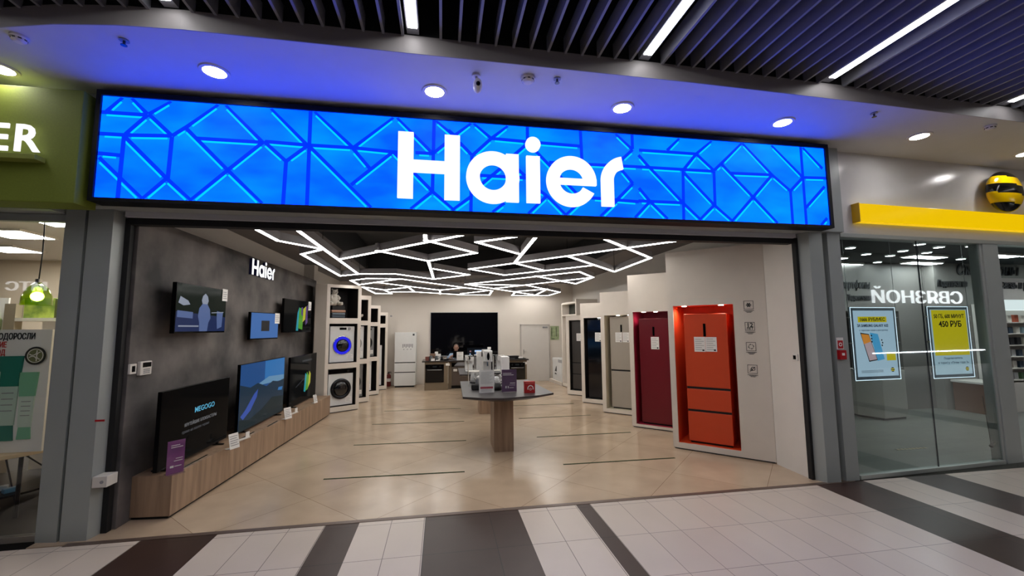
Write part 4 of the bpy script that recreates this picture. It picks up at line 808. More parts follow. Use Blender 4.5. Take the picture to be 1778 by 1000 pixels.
def oven(x, y, w, h, z, lab):
    t = thing('built_in_oven', lab, 'oven', (x, y, z), 0, 'built in ovens in the counter')
    MB().box(-w / 2, w / 2, -0.02, 0.012, 0, h).build('front', M_blackg, t, bev=0.003)
    MB().box(-w / 2 + .01, w / 2 - .01, -0.03, -0.02, 0.02, h * 0.74).build('door', mat('dark_oven_glass', '#0a0a0b', 0.06), t, bev=0.003)
    b = MB(); b.tube([(-w / 2 + .06, -0.06, h * .70), (w / 2 - .06, -0.06, h * .70)], 0.010); b.tube([(-w / 2 + .08, -0.03, h * .70), (-w / 2 + .08, -0.06, h * .70)], 0.006); b.tube([(w / 2 - .08, -0.03, h * .70), (w / 2 - .08, -0.06, h * .70)], 0.006); b.build('handle', M_steel, t, smooth=True)
    for k in (-1, 1): MB().lathe((k * w * .3, -0.02, h * .88), [(0.022, 0), (0.018, -0.02)], 'y').build('knob', M_blackm, t)
    MB().box(-0.06, 0.06, -0.022, -0.02, h * .84, h * .92).build('display', mat('oven_display', '#1c2428', 0.1), t)
oven(-0.215, 13.17, 0.56, 0.545, 0.24, 'black built in oven at the left end of the counter'); oven(2.38, 13.25, 0.52, 0.53, 0.25, 'black built in oven at the right end of the counter')
# things on the counter
def bx(name, x, y, z, w, d_, h, m, lab, cat, group=None, rz=0.0, bev=0.004): return tag(MB().box(-w / 2, w / 2, -d_ / 2, d_ / 2, 0.001, h).build(name, m, None, bev=bev, loc=(x, y, z), rz=rz), lab, cat, group)
Zc = 0.893
bx('carton', -0.42, 13.35, Zc, 0.17, 0.14, 0.12, mat('red_brown_card', '#6e3b30', 0.6), 'dark red carton at the left end of the counter', 'box', rz=0.1)
bx('carton', -0.28, 13.42, Zc, 0.16, 0.14, 0.21, mat('brown_card', '#80604c', 0.6), 'brown carton behind the dark red one on the counter', 'box', rz=-0.1)
bx('carton', -0.17, 13.5, Zc, 0.10, 0.1, 0.26, M_paper, 'narrow white carton standing on the counter left', 'box'); bx('carton', -0.08, 13.45, Zc, 0.10, 0.1, 0.19, M_paper, 'short white carton beside the narrow one on the counter left', 'box')
bx('price_stand', -0.27, 13.18, Zc, 0.11, 0.02, 0.07, M_paper, 'white price card at the front left of the counter', 'price tag', bev=0.001); bx('price_stand', -0.12, 13.17, Zc, 0.12, 0.02, 0.03, M_paper, 'low white price card on the counter by the first one', 'price tag', bev=0.001)
def kettle(x, y, z, s, m, lab, group='small appliances on the counter and tables', rz=0.0):
    t = thing('kettle', lab, 'kettle', (x, y, z), rz, group)
    MB().cyl((0, 0, 0.001), 0.085 * s, 0.018 * s, seg=24).build('base', M_black, t)
    MB().lathe((0, 0, 0.019 * s), [(0.078 * s, 0), (0.08 * s, 0.04 * s), (0.06 * s, 0.16 * s), (0.05 * s, 0.18 * s), (0.02 * s, 0.19 * s)], seg=24).build('jug', m, t, smooth=True)
    MB().tube([(0.05 * s, 0, 0.18 * s), (0.115 * s, 0, 0.175 * s), (0.12 * s, 0, 0.09 * s), (0.075 * s, 0, 0.05 * s)], 0.010 * s).build('handle', M_blackm, t, smooth=True)
    MB().tube([(-0.05 * s, 0, 0.14 * s), (-0.09 * s, 0, 0.18 * s)], [0.022 * s, 0.012 * s]).build('spout', m, t)
M_gk = mat('grey_kettle', '#4c5052', 0.4, metal=0.3)
kettle(-0.33, 13.28, Zc, 0.75, M_gk, 'grey kettle in front of the cartons on the counter'); kettle(-0.17, 13.32, Zc, 0.7, M_gk, 'grey kettle behind the low price card on the counter'); kettle(0.0, 13.4, Zc, 0.6, M_blackm, 'small black kettle left of the seated man')
t = thing('frying_pan', 'small dark pan on the counter left of the seated man', 'pan', (0.14, 13.35, Zc)); MB().lathe((0, 0, 0.001), [(0.07, 0), (0.09, 0.035), (0.085, 0.035), (0.066, 0.006)], seg=28).build('bowl', M_black, t); MB().tube([(0.085, 0, 0.03), (0.20, 0.02, 0.055)], 0.009).build('handle', M_black, t)
holder(0.56, 13.2, Zc, 0, 0.205, 0.26, 'white framed sheet standing on the counter in front of the man', M_paper, lines=[(-.25, .25, .88, .90), (-.3, .3, .55, .57), (-.3, .1, .45, .47)], m2=M_grey)
def monitor(x, y, z, w, h, lab, rz=0.0, shapes=None, mats=None, cat='monitor'):
    t = thing('monitor', lab, cat, (x, y, z), rz)
    MB().box(-w / 2, w / 2, 0, 0.03, 0.06, 0.06 + h).build('case', M_blackg, t, bev=0.004)
    b = MB(); b.box(-0.12, 0.12, -0.06, 0.10, 0.001, 0.012); b.box(-0.03, 0.03, 0.032, 0.06, 0.012, 0.2); b.build('stand', M_blackm, t, bev=0.003)
    if shapes:
        b = MB(); b.box(-w / 2 + .01, w / 2 - .01, -0.0015, -0.0003, 0.075, 0.05 + h, 0)
        for k, (mi, pts) in enumerate(shapes): b.prism([((u - .5) * (w - .02), 0.075 + v * (h - .025)) for u, v in pts], -0.0026 - .0002 * k, -0.0016, mi, 'y')
        b.build('screen', mats, t)
    return t
monitor(0.60, 13.5, Zc, 0.50, 0.22, 'black desk monitor turned away in front of the seated man')
R4 = lambda a, b_, c, d_: [(a, c), (b_, c), (b_, d_), (a, d_)]
monitor(1.17, 13.45, Zc - 0.05, 0.76, 0.36, 'wide black monitor with a bright blue and white screen on the counter', shapes=[(1, R4(.32, .82, .62, .80)), (2, R4(.34, .80, .05, .55)), (3, R4(.10, .17, .62, .76)), (1, R4(.10, .15, .38, .48)), (1, R4(.10, .15, .12, .24)), (1, R4(.70, .80, .10, .5))], mats=[emis('monitor_dark', '#0b1016', 0.8), emis('monitor_white', '#a9c4ea', 1.0), emis('monitor_blue', '#2a5590', 0.8), emis('monitor_pink', '#a07a80', 0.7)])
bx('price_stand', 1.50, 13.40, 1.205, 0.11, 0.012, 0.075, M_paper, 'white price card on top of the wide monitor', 'price tag', bev=0.001)
bx('document_tray', 1.86, 13.5, Zc, 0.42, 0.3, 0.09, M_grey, 'grey tray beside the wide monitor on the counter', 'tray')
t = thing('cooktop', 'black cooktop with loose black leaflets at the right end of the counter', 'cooktop', (2.38, 13.42, Zc)); MB().box(-0.28, 0.28, -0.22, 0.22, 0.001, 0.02).build('glass_plate', M_blackg, t, bev=0.004)
for sx, sy in ((-.14, -.1), (.14, -.1), (-.14, .1), (.14, .1)): MB().lathe((sx, sy, 0.02), [(.07, 0), (.07, .002), (.064, .002), (.064, 0)], seg=28, cap=False).build('burner_ring', M_grey, t)
bx('appliance_box', 2.30, 13.5, Zc + 0.021, 0.36, 0.2, 0.07, M_blackm, 'flat black appliance on the cooktop', 'appliance', rz=0.1); bx('price_stand', 2.50, 13.25, Zc + 0.021, 0.14, 0.02, 0.05, M_paper, 'white price card at the right end of the counter', 'price tag', bev=0.001)
# ---- seated man
def skin(name, joints, edges, radii, root, m, parent, sub=2):
    me = bpy.data.meshes.new(name); me.from_pydata([Vector(j) for j in joints], edges, []); me.update(); me.materials.append(m)
    o = bpy.data.objects.new(name, me); COL.objects.link(o)
    if parent: o.parent = parent
    md = o.modifiers.new('skin', 'SKIN'); md.use_smooth_shade = True
    sv = me.skin_vertices if me.skin_vertices else None
    if not me.skin_vertices: me.attributes
    lay = me.skin_vertices[0].data if me.skin_vertices else None
    if lay:
        for i, r in enumerate(radii): lay[i].radius = (r, r) if not isinstance(r, tuple) else r; lay[i].use_root = (i == root)
    sb = o.modifiers.new('sub', 'SUBSURF'); sb.levels = sub; sb.render_levels = sub
    return o
def skin_bm(name, joints, edges, radii, root, m, parent, sub=2):
    bm = bmesh.new(); lay = bm.verts.layers.skin.verify(); vs = []
    for i, j in enumerate(joints):
        v = bm.verts.new(j); vs.append(v); r = radii[i]
        v[lay].radius = r if isinstance(r, tuple) else (r, r); v[lay].use_root = (i == root)
    for a, c in edges: bm.edges.new((vs[a], vs[c]))
    me = bpy.data.meshes.new(name); bm.to_mesh(me); bm.free(); me.materials.append(m)
    o = bpy.data.objects.new(name, me); COL.objects.link(o)
    if parent: o.parent = parent
    md = o.modifiers.new('skin', 'SKIN'); md.use_smooth_shade = True
    sb = o.modifiers.new('sub', 'SUBSURF'); sb.levels = sub; sb.render_levels = sub
    bpy.context.view_layer.update()
    me2 = bpy.data.meshes.new_from_object(o.evaluated_get(bpy.context.evaluated_depsgraph_get()))
    o.modifiers.clear(); o.data = me2; me2.materials.clear(); me2.materials.append(m)
    for p in me2.polygons: p.use_smooth = True
    return o
M_skin = mat('skin', '#9c7663', 0.6, noise=0.05); M_shirt = mat('light_blue_shirt', '#8fa8c4', 0.8, noise=0.08); M_vest = mat('dark_vest', '#202226', 0.8); M_trou = mat('dark_trousers', '#1f2024', 0.8); M_hair = mat('grey_hair', '#5a4d44', 0.9, noise=0.2, nscale=60)
t = thing('person', 'man in light blue shirt and dark vest seated behind the counter, looking down', 'person', (0.47, 14.12, 0))
body = MB()
# head with neck and face, one surface blended by remesh
hz = 1.235
body.ball((0, 0, hz + .02), 0.078, 0.095, 0.108, 24, 16); body.ball((0, -0.028, hz - 0.035), 0.058, 0.070, 0.075, 20, 12); body.tube([(0, 0.025, 1.02), (0, 0.015, 1.12), (0, 0.005, 1.20)], [0.062, 0.055, 0.055], 16)
body.ball((0, -0.098, hz - 0.012), 0.014, 0.022, 0.026, 12, 8); body.ball((0, -0.090, hz + 0.03), 0.045, 0.012, 0.010, 12, 8)
for e in (-1, 1): body.ball((e * 0.079, 0.005, hz + 0.0), 0.012, 0.022, 0.032, 10, 8)
body.ball((0, -0.088, hz - 0.055), 0.024, 0.012, 0.009, 12, 8); body.ball((0, -0.085, hz - 0.092), 0.022, 0.016, 0.016, 12, 8)
for e in (-1, 1):
    body.tube([(e * 0.245, -0.24, 0.925), (e * 0.20, -0.36, 0.925), (e * 0.185, -0.40, 0.922)], [0.036, 0.027, 0.026], 12)
    body.ball((e * 0.175, -0.445, 0.918), 0.038, 0.050, 0.016, 16, 10)
    for k, (dx, l) in enumerate(((-.027, .060), (-.009, .072), (.009, .068), (.026, .052))):
        x0 = e * 0.175 + dx; body.tube([(x0, -0.475, 0.921), (x0 + dx * .2, -0.475 - l * .45, 0.925), (x0 + dx * .25, -0.475 - l * .8, 0.912), (x0 + dx * .25, -0.475 - l, 0.903)], [0.0095, 0.009, 0.0085, 0.007], 8)
    body.tube([(e * 0.145, -0.43, 0.918), (e * 0.118, -0.465, 0.915), (e * 0.112, -0.495, 0.908)], [0.012, 0.0105, 0.008], 8)
body.tube([(-0.24, -0.20, .93), (0, .02, 1.03), (.24, -.20, .93)], [0.03, 0.05, 0.03], 10)
o = body.build('body', M_skin, t)
rm = o.modifiers.new('r', 'REMESH'); rm.mode = 'VOXEL'; rm.voxel_size = 0.0042; rm.use_smooth_shade = True
sm = o.modifiers.new('s', 'SMOOTH'); sm.iterations = 3; sm.factor = 0.5
J = [(0, .02, .52), (0, .03, .75), (0, .02, .93), (0, .025, 1.05), (-.18, .02, 1.0), (.18, .02, 1.0), (-.255, -.05, .86), (.255, -.05, .86), (-.27, -.13, .945), (.27, -.13, .945), (-.215, -.33, .926), (.215, -.33, .926)]
skin_bm('shirt', J, [(0, 1), (1, 2), (2, 3), (2, 4), (2, 5), (4, 6), (5, 7), (6, 8), (7, 9), (8, 10), (9, 11)], [(.17, .13), (.16, .12), (.17, .12), .066, .075, .075, .058, .058, .048, .048, .036, .036], 0, M_shirt, t)
skin_bm('vest', [(0, .02, .60), (0, .025, .80), (0, .018, .96)], [(0, 1), (1, 2)], [(.185, .15), (.175, .138), (.165, .128)], 0, M_vest, t)
skin_bm('trousers', [(0, .03, .52), (-.1, .0, .50), (.1, .0, .50), (-.13, -.38, .50), (.13, -.38, .50), (-.13, -.36, .10), (.13, -.36, .10)], [(0, 1), (0, 2), (1, 3), (2, 4), (3, 5), (4, 6)], [.14, .10, .10, .068, .068, .048, .048], 0, M_trou, t)
for e in (-1, 1): skin_bm('shoe', [(e * .13, -.33, .045), (e * .13, -.42, .04), (e * .13, -.52, .032)], [(0, 1), (1, 2)], [.045, .042, .03], 0, M_black, t, 1)
b = MB(); b.ball((0, 0.012, hz + .038), 0.083, 0.096, 0.098, 24, 14)
for v in list(b.bm.verts):
    if v.co.z < hz - 0.03 or (v.co.y < -0.045 and v.co.z < hz + 0.075): b.bm.verts.remove(v)
b.build('hair', M_hair, t, smooth=True)
b = MB()
for e in (-1, 1): b.ball((e * 0.030, -0.088, hz + 0.012), 0.010, 0.006, 0.007, 10, 6)
b.build('eyes', M_ink, t, smooth=True)
t = thing('stool', 'dark stool under the seated man behind the counter', 'stool', (0.47, 14.16, 0)); MB().cyl((0, 0, 0.37), 0.18, 0.035, seg=28).build('seat', M_black, t, bev=0.01); MB().cyl((0, 0, 0.02), 0.025, 0.35).build('column', M_steel, t); MB().cyl((0, 0, 0), 0.2, 0.02, seg=28).build('base', M_steel, t)

# ================================================================ TABLES
M_tt = mat('grey_stone_tabletop', '#4a4647', 0.4, noise=0.06, spec=0.3, nscale=12); M_te = mat('dark_table_edge', '#3a3434', 0.4)
def table(poly, pil, lab):
    cx = sum(p[0] for p in poly) / len(poly); cy = sum(p[1] for p in poly) / len(poly)
    t = thing('display_table', lab, 'table', (cx, cy, 0), 0, 'faceted display tables in the middle of the shop')
    pl = [(x - cx, y - cy) for x, y in poly]
    MB().prism(pl, 0.888, 0.90).build('tabletop', M_tt, t, bev=0.002)
    b = MB(); n_ = len(pl); a = [b.v(x, y, .888) for x, y in pl]; c = [b.v(x, y, .872) for x, y in pl]; d_ = [b.v(x * .72, y * .86, .835) for x, y in pl]
    for i in range(n_):
        j = (i + 1) % n_; b._f([a[i], a[j], c[j], c[i]]); b._f([c[i], c[j], d_[j], d_[i]])
    b._f(a); b._f(d_); b.build('underframe', M_te, t)
    x0, x1, y0, y1 = pil; MB().box(x0 - cx, x1 - cx, y0 - cy, y1 - cy, 0, .836).build('pedestal', M_wood, t, bev=0.003)
    return t
table([(.305, 6.196), (.60, 6.02), (.88, 5.965), (1.424, 6.10), (1.688, 6.272), (1.63, 7.95), (.344, 7.98)], (.805, 1.105, 6.51, 7.02), 'nearest grey faceted table on an oak pedestal, with sign holders')
table([(.385, 9.16), (.9, 9.05), (1.60, 9.16), (1.62, 10.6), (.40, 10.6)], (.83, 1.09, 9.37, 9.8), 'second grey faceted table behind the nearest one')
table([(.33, 11.3), (.9, 11.2), (1.5, 11.3), (1.45, 12.35), (.45, 12.35)], (.85, 1.1, 11.5, 11.9), 'third grey faceted table closest to the kitchen counter')
ZT = 0.90
holder(0.687, 6.5, ZT, 0, 0.235, 0.345, 'white text sheet with a red band in a clear stand on the nearest table', M_paper, lines=[(-.42, .42, .18, .27)], m2=mat('pink_red_print', '#b0505c', 0.5))
o = [q for q in bpy.data.objects if q.get('label') == 'white text sheet with a red band in a clear stand on the nearest table'][0]
b = MB()
for k in range(11): b.box(-0.09, 0.09 - 0.02 * (k % 3), -0.0035, -0.002, 0.31 - k * 0.017, 0.313 - k * 0.017)
for k in range(3): b.box(-0.09, 0.08, -0.0035, -0.002, 0.045 - k * 0.012, 0.048 - k * 0.012)
b.build('text_lines', M_grey, o)
holder(1.04, 6.5, ZT, 0, 0.235, 0.345, 'purple leaflet with white lettering in a clear stand on the nearest table', mat('dark_purple_print', '#4a3350', 0.4, col2='#67476a', nscale=2), lines=[(-.42, .15, .82, .845), (-.42, .30, .75, .775), (.05, .40, .38, .41), (-.25, -.18, .17, .27), (-.1, -.04, .17, .27), (0, .3, .18, .2), (.0, .4, .30, .315)])
t = thing('red_display_box', 'small red box with a white round logo on the nearest table', 'box', (1.33, 6.32, ZT), 0)
MB().box(-0.082, 0.082, 0, 0.07, 0.001, 0.175).build('box', mat('bright_red_card', '#a81a1c', 0.4), t, bev=0.002)
b = MB(); b.sector(0.01, 0.072, 0.034, 0.048, -25, 205, -0.002, -0.0003, 24); b.sector(0.01, 0.06, 0.012, 0.018, 0, 360, -0.002, -.0003, 16); b.build('logo', M_paper, t); MB().box(-0.07, 0.07, -0.002, -.0003, 0.14, 0.165).build('top_band', mat('light_red_card', '#c0504c', 0.4), t)
def acryl(x, y, z, w, h, lab, shelf=True):
    t = thing('acrylic_case', lab, 'display case', (x, y, z), 0, 'clear acrylic cases on the tables'); d_ = w; e = .004
    b = MB(); b.box(-w / 2, -w / 2 + e, 0, d_, .001, h); b.box(w / 2 - e, w / 2, 0, d_, .001, h); b.box(-w / 2 + e, w / 2 - e, d_ - e, d_, .001, h); b.box(-w / 2, w / 2, 0, d_, h, h + e); b.build('panes', M_acryl, t)
    MB().box(-w / 2 + e, w / 2 - e, .005, d_ - .005, h * .48, h * .48 + .008).build('shelf', M_white, t)
    b = MB()
    for c in (-1, 1): b.box(c * w / 2 - .004, c * w / 2 + .004, -.004, .004, .001, h)
    b.build('edge_strip', M_white, t)
    return t
acryl(0.575, 7.25, ZT, 0.24, 0.50, 'clear acrylic case at the left of the nearest table'); acryl(0.985, 7.35, ZT, 0.17, 0.50, 'clear acrylic case in the centre of the nearest table, beside the tall white carton')
bx('carton', 1.075, 7.2, ZT, 0.13, 0.22, 0.50, M_paper, 'tall plain white carton on the nearest table above the purple leaflet', 'box')
bx('carton', 0.70, 7.85, ZT, 0.12, 0.12, 0.56, M_paper, 'narrow white carton at the back of the nearest table', 'box')
def blender(x, y, z, s, lab):
    t = thing('blender', lab, 'blender', (x, y, z), 0, 'small appliances on the counter and tables')
    MB().lathe((0, 0, 0.001), [(.085 * s, 0), (.08 * s, .05 * s), (.055 * s, .12 * s)], seg=24).build('motor_base', M_blackm, t, smooth=True)
    MB().lathe((0, 0, .12 * s), [(.05 * s, 0), (.075 * s, .16 * s), (.07 * s, .16 * s), (.045 * s, .01 * s)], seg=24).build('jug', M_acryl, t, smooth=True)
    MB().cyl((0, 0, .285 * s), .07 * s, .025 * s).build('lid', M_blackm, t); MB().tube([(.07 * s, 0, .27 * s), (.12 * s, 0, .24 * s), (.10 * s, 0, .15 * s), (.06 * s, 0, .14 * s)], .009 * s).build('handle', M_blackm, t, smooth=True)
def coffee(x, y, z, s, m, lab, xs=1.0):
    t = thing('coffee_machine', lab, 'coffee machine', (x, y, z), 0, 'small appliances on the counter and tables')
    b = MB(); b.box(-.1 * s, .1 * s, .1 * s, .28 * s, .001, .38 * s); b.box(-.1 * s, .1 * s, -.04 * s, .28 * s, .27 * s, .40 * s); b.box(-.1 * s, .1 * s, -.06 * s, .28 * s, .001, .035 * s); b.build('body', m, t, bev=.01 * s); t.scale = (xs, 1, 1)
    b = MB(); b.ball((0, -.045 * s, .335 * s), .032 * s, .008 * s, .045 * s); b.build('oval_display', M_blackg, t, smooth=True)
    MB().tube([(0, .02 * s, .275 * s), (0, .02 * s, .22 * s)], .022 * s, 12).build('spout', M_chrome, t)
    MB().box(-.08 * s, .08 * s, -.05 * s, .08 * s, .036 * s, .042 * s).build('drip_grille', M_chrome, t)
M_cm = mat('white_gloss_plastic', '#d5d3d0', 0.2)
coffee(0.80, 7.35, ZT, 1.5, M_cm, 'white coffee machine with a black oval display on the nearest table', 0.5)
kettle(0.62, 6.95, ZT, 1.0, M_steel, 'steel kettle behind the white text sheet'); kettle(0.90, 7.0, ZT, 0.9, M_cm, 'white kettle between the two sign holders'); kettle(0.60, 7.70, ZT, 1.1, M_cm, 'white kettle in front of the coffee machine', rz=1.5)
bx('sandwich_maker', 0.555, 6.85, ZT, 0.16, 0.12, 0.09, M_black, 'low black appliance at the left of the white text sheet', 'appliance', bev=0.02)
blender(0.885, 6.75, ZT, 0.9, 'blender with dark base behind the purple leaflet'); blender(0.75, 6.85, ZT, 0.85, 'blender with dark base directly behind the white text sheet')
for k, (x, y) in enumerate(((0.62, 9.7), (0.85, 9.9), (1.15, 9.8), (1.35, 9.6))):
    coffee(x, y, ZT, 0.9, [M_cm, M_steel, M_blackm, M_cm][k], ['white', 'steel', 'black', 'small white'][k] + ' coffee machine on the second table, ' + ['left end', 'left of centre', 'right of centre', 'right end'][k])
bx('carton', 0.9, 11.6, ZT, 0.3, 0.2, 0.22, M_paper, 'white carton on the third table', 'box')

# floor tapes
rows = [(-1.471, 0.311, 5.796, 5.736), (-1.415, 0.418, 7.343, 7.268), (-1.36, 0.461, 8.82, 8.731), (-1.303, 0.453, 10.15, 10.12), (1.674, 3.343, 5.765, 5.738), (1.637, 3.371, 7.243, 7.237), (1.599, 3.181, 8.76, 8.77), (1.60, 3.25, 10.19, 10.16)]
nm = ['nearest', 'second', 'third', 'fourth']
for k, (x0, x1, y0, y1) in enumerate(rows):
    w = 0.019
    tag(MB().prism([(x0, y0 - w), (x1, y1 - w), (x1, y1 + w), (x0, y0 + w)], 0.0004, 0.0014).build('floor_tape', M_tape), 'thin dark green distance tape on the shop floor, %s row, %s of the table' % (nm[k % 4], 'left' if k < 4 else 'right'), 'floor tape', 'distance tapes on the shop floor')

# ================================================================ RIGHT SHOP
GA = Vector((5.091, 4.528)); ga = math.atan2(0.123, 2.471); gu = Vector((math.cos(ga), math.sin(ga))); gn = Vector((-gu.y, gu.x))
def GP(s, off=0.0): p = GA + gu * s + gn * off; return p.x, p.y
def gbox(name, s0, s1, o0, o1, z0, z1, m, bev=0.0, parent=None, mi=None):
    b = MB(); b.box(s0, s1, o0, o1, z0, z1); o = b.build(name, m, None, bev=bev, loc=(GA.x, GA.y, 0), rz=ga); return o
M_fas = mat('silver_gloss_fascia', '#d2d0cf', 0.2, metal=0.0, noise=0.02)
struct(gbox('wall_front_right', -0.02, 12, -0.0, 0.3, 3.09, 4.21, M_fas))
struct(gbox('trim_9', -0.02, 12, -0.03, 0.12, 3.035, 3.089, M_alu, 0.003))
struct(gbox('trim_10', 0.0, 2.47, -0.02, 0.05, 0, 0.05, mat('pale_sill', '#aeb3ae', 0.35, metal=0.4), 0.003))
t = gbox('trim_11', 2.50, 2.80, -0.02, 0.14, 0.0, 3.035, M_alu, 0.006); struct(t); struct(gbox('trim_12', 2.455, 2.499, -0.005, 0.12, 0.0, 3.035, M_alu))
struct(gbox('window_2', 0.005, 1.309, 0.008, 0.02, 0.05, 3.034, M_glassR)); struct(gbox('window_3', 1.315, 2.452, 0.008, 0.02, 0.05, 3.034, M_glassR))
struct(gbox('trim_16', 1.3092, 1.3148, 0.006, 0.022, 0.05, 3.034, M_alud)); struct(gbox('window_4', 2.83, 6.5, 0.012, 0.022, 2.55, 3.034, M_glassR)); struct(gbox('trim_13', 2.81, 6.5, 0.0, 0.05, 2.50, 2.55, M_alu)); 
struct(gbox('floor_right_shop', -0.0, 13, 0.0, 6, -0.12, 0.0, tiles('grey_plank_floor', '#74766f', '#686a65', '#4d504c', 1.2, 0.2, 0.3, 0.1, 0, 0.3, 0.002, off=0.5, nz=0.12)))
M_rw = mat('grey_beige_wall', '#8b8681', 0.6, noise=0.04)
struct(MB().box(5.1, 18, 9.3, 9.5, 0, 3.3).build('wall_back_right', M_rw)); struct(MB().box(17.8, 18, 5.3, 9.3, 0, 3.3).build('wall_side_right', M_rw)); struct(MB().box(4.905, 5.06, 4.92, 9.3, 0, 3.3).build('wall_divider', M_rw))
struct(MB().box(10.3, 11.1, 7.9, 9.3, 0, 3.3).build('trim_14', mat('grey_beige_column', '#77726e', 0.6)))
struct(MB().box(5.07, 18, 4.95, 9.5, 3.3, 3.4).build('ceiling_right_shop', M_black))
M_spot = emis('small_spot_lens', (0.9, 0.98, 1), 30)
pts = [(8.21, 5.85), (8.88, 6.03), (8.63, 6.44), (9.35, 5.86), (9.32, 6.54), (8.28, 6.84), (8.96, 6.93), (9.6, 7.7), (11.0, 7.1), (8.3, 7.5), (7.3, 6.3), (11.9, 6.6), (12.9, 6.4)]
for k, (x, y) in enumerate(pts):
    if k == 0:
        f = t = thing('spotlight', 'small round ceiling spot in the dark ceiling of the right shop', 'ceiling light', (x, y, 3.3), 0, 'small round spots in the right shop')
        MB().lathe((0, 0, -.02), [(.075, 0), (.085, .004), (.085, .019)], seg=20, cap=False).build('ring', M_white, t); MB().cyl((0, 0, -.018), .07, .01, seg=20).build('lens', M_spot, t)
    else: dup(f, (x, y, 3.3), 0)
M_pan2 = emis('troffer_panel_cool', (0.9, 0.97, 1), 28)
for k, (x, y, rz) in enumerate(((9.7, 6.85, 0.1), (11.1, 6.55, 0.1), (8.95, 7.95, 0.1), (10.6, 7.55, 0.1), (7.7, 7.2, 0.1), (13.6, 6.6, .1))):
    lab = 'rectangular ceiling light in the right shop, ' + ['front left one', 'front right one', 'rear middle one', 'rear right one', 'rear left one', 'one over the shelves'][k]
    if k == 0:
        f = t = thing('panel_light', lab, 'ceiling light', (x, y, 3.3), rz, 'rectangular ceiling lights in the right shop')
        MB().box(-.48, .48, -.14, .14, -.045, -.001).build('frame', M_white, t); MB().box(-.46, .46, -.12, .12, -.05, -.0455).build('diffuser', M_pan2, t)
    else: dup(f, (x, y, 3.3), rz, lab)
# wall lettering inside
M_dk = mat('dark_letter', '#1c1c1e', 0.5)
def wtext(body, x0, x1, y, z, size, lab):
    t = thing('wall_lettering', lab, 'lettering', ((x0 + x1) / 2, y, z)); text('letters', body, size, M_dk, t, (0, 0, 0), 0, .01, bold=.008, width=x1 - x0, shear=0.25)
wtext('Смартфоны', 11.72, 13.55, 7.68, 3.14, .34, 'large dark italic word above the shelves of the right shop')
wtext('Подключение', 11.15, 12.0, 7.68, 2.82, .2, 'smaller dark italic word below and left of the large one in the right shop')
wtext('Смартфоны', 8.65, 9.55, 7.88, 2.79, .24, 'dark italic word near the left end of the right shop window')
wtext('Подключение', 8.9, 9.65, 7.88, 2.50, .16, 'second dark italic word near the left end of the right shop window')
wtext('Связь и реклама', 12.95, 14.4, 7.68, 2.80, .24, 'dark italic words above the shelves at the right edge')
struct(MB().box(11.105, 18, 7.7, 9.3, 0, 3.3).build('wall_shelves_right', M_rw))
struct(MB().box(8.6, 10.29, 7.885, 9.3, 2.2, 3.29).build('trim_15', mat('grey_beige_column', '#77726e', 0.6)))
# fascia bar and ball
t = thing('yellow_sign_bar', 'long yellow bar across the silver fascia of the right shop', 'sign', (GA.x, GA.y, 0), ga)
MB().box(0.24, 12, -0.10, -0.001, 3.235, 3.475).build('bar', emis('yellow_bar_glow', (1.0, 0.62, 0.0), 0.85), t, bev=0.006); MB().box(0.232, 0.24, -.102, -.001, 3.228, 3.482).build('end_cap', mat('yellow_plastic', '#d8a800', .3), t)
x, y = GP(2.86, -0.13)
t = thing('striped_ball_logo', 'yellow and black striped ball logo on the silver fascia', 'logo', (x, y, 3.78), ga)
b = MB(); b.ball((0, 0, 0), 0.325, 0.11, 0.30, 40, 40)
b.bm.normal_update()
for f_ in b.bm.faces:
    z = f_.calc_center_median().z + f_.calc_center_median().x * 0.06
    f_.material_index = 0 if (z > .20 or -0.05 < z < .085 or z < -.185) else 1
b.build('ball', [mat('ball_black', '#0d0d0d', 0.12), mat('ball_yellow', '#f0c400', 0.15)], t, smooth=True); MB().box(-.08, .08, .08, .129, -.08, .08).build('mount', M_alu, t)
x, y = GP(3.50, -0.06)
t = thing('shop_sign', 'white framed dark letter box at the far right edge of the fascia', 'sign', (x, y, 3.6), ga); MB().box(0, 2.0, -.05, .059, 0, .42).build('box', M_white, t); MB().box(.03, 1.97, -.053, -.05, .03, .39).build('face', mat('deep_purple', '#1c1640', .3), t)
# hanging light posters
M_pl = emis('lightbox_edge', (0.75, 0.88, 1), 1.6)
def lightbox(s0, s1, z0, z1, lab, base):
    x, y = GP(s0, 0.10); t = thing('light_poster', lab, 'poster', (x, y, z0), ga, 'lit acrylic posters hanging in the right window'); w, h = s1 - s0, z1 - z0
    MB().box(0, w, 0.003, 0.02, 0, h).build('acrylic_panel', mat('frosted_acrylic', '#7d8894', .2), t)
    b = MB(); e = .008
    for r in ((0, w, 0, e), (0, w, h - e, h), (0, e, e, h - e), (w - e, w, e, h - e)): b.box(r[0], r[1], 0.0, .0028, r[2], r[3])
    b.build('lit_edge', M_pl, t)
    MB().box(.045, w - .045, -.004, .002, .05, h - .045).build('poster_face', base, t)
    b = MB()
    for sx in (-.02, w + .02):
        b.tube([(sx, .01, .05), (sx, .01, 3.03 - z0)], .003, 5)
        for q in (.15, .5, .85): b.box(sx - .02, sx + .02, .0, .02, h * q, h * q + .015)
    b.build('suspension_cable', M_steel, t)
    return t, w, h
t, w, h = lightbox(.195, .955, 1.175, 2.13, 'lit white poster with a phone picture and yellow heading, left one in the window', emis('poster_white', '#a8c0d4', .95))
M_py = emis('poster_yellow', '#c9b81c', .9); M_pk = mat('poster_black', '#101014', .5); M_pdb = mat('poster_blue_text', '#1c3a6c', .5)
MB().box(.11, .59, -.0055, -.0042, h - .20, h - .125).build('yellow_band', M_py, t)
text('heading', '1666 РУБ/МЕС', .062, M_pk, t, (.35, -.006, h - .165), 0, .001, bold=.0015, width=.42)
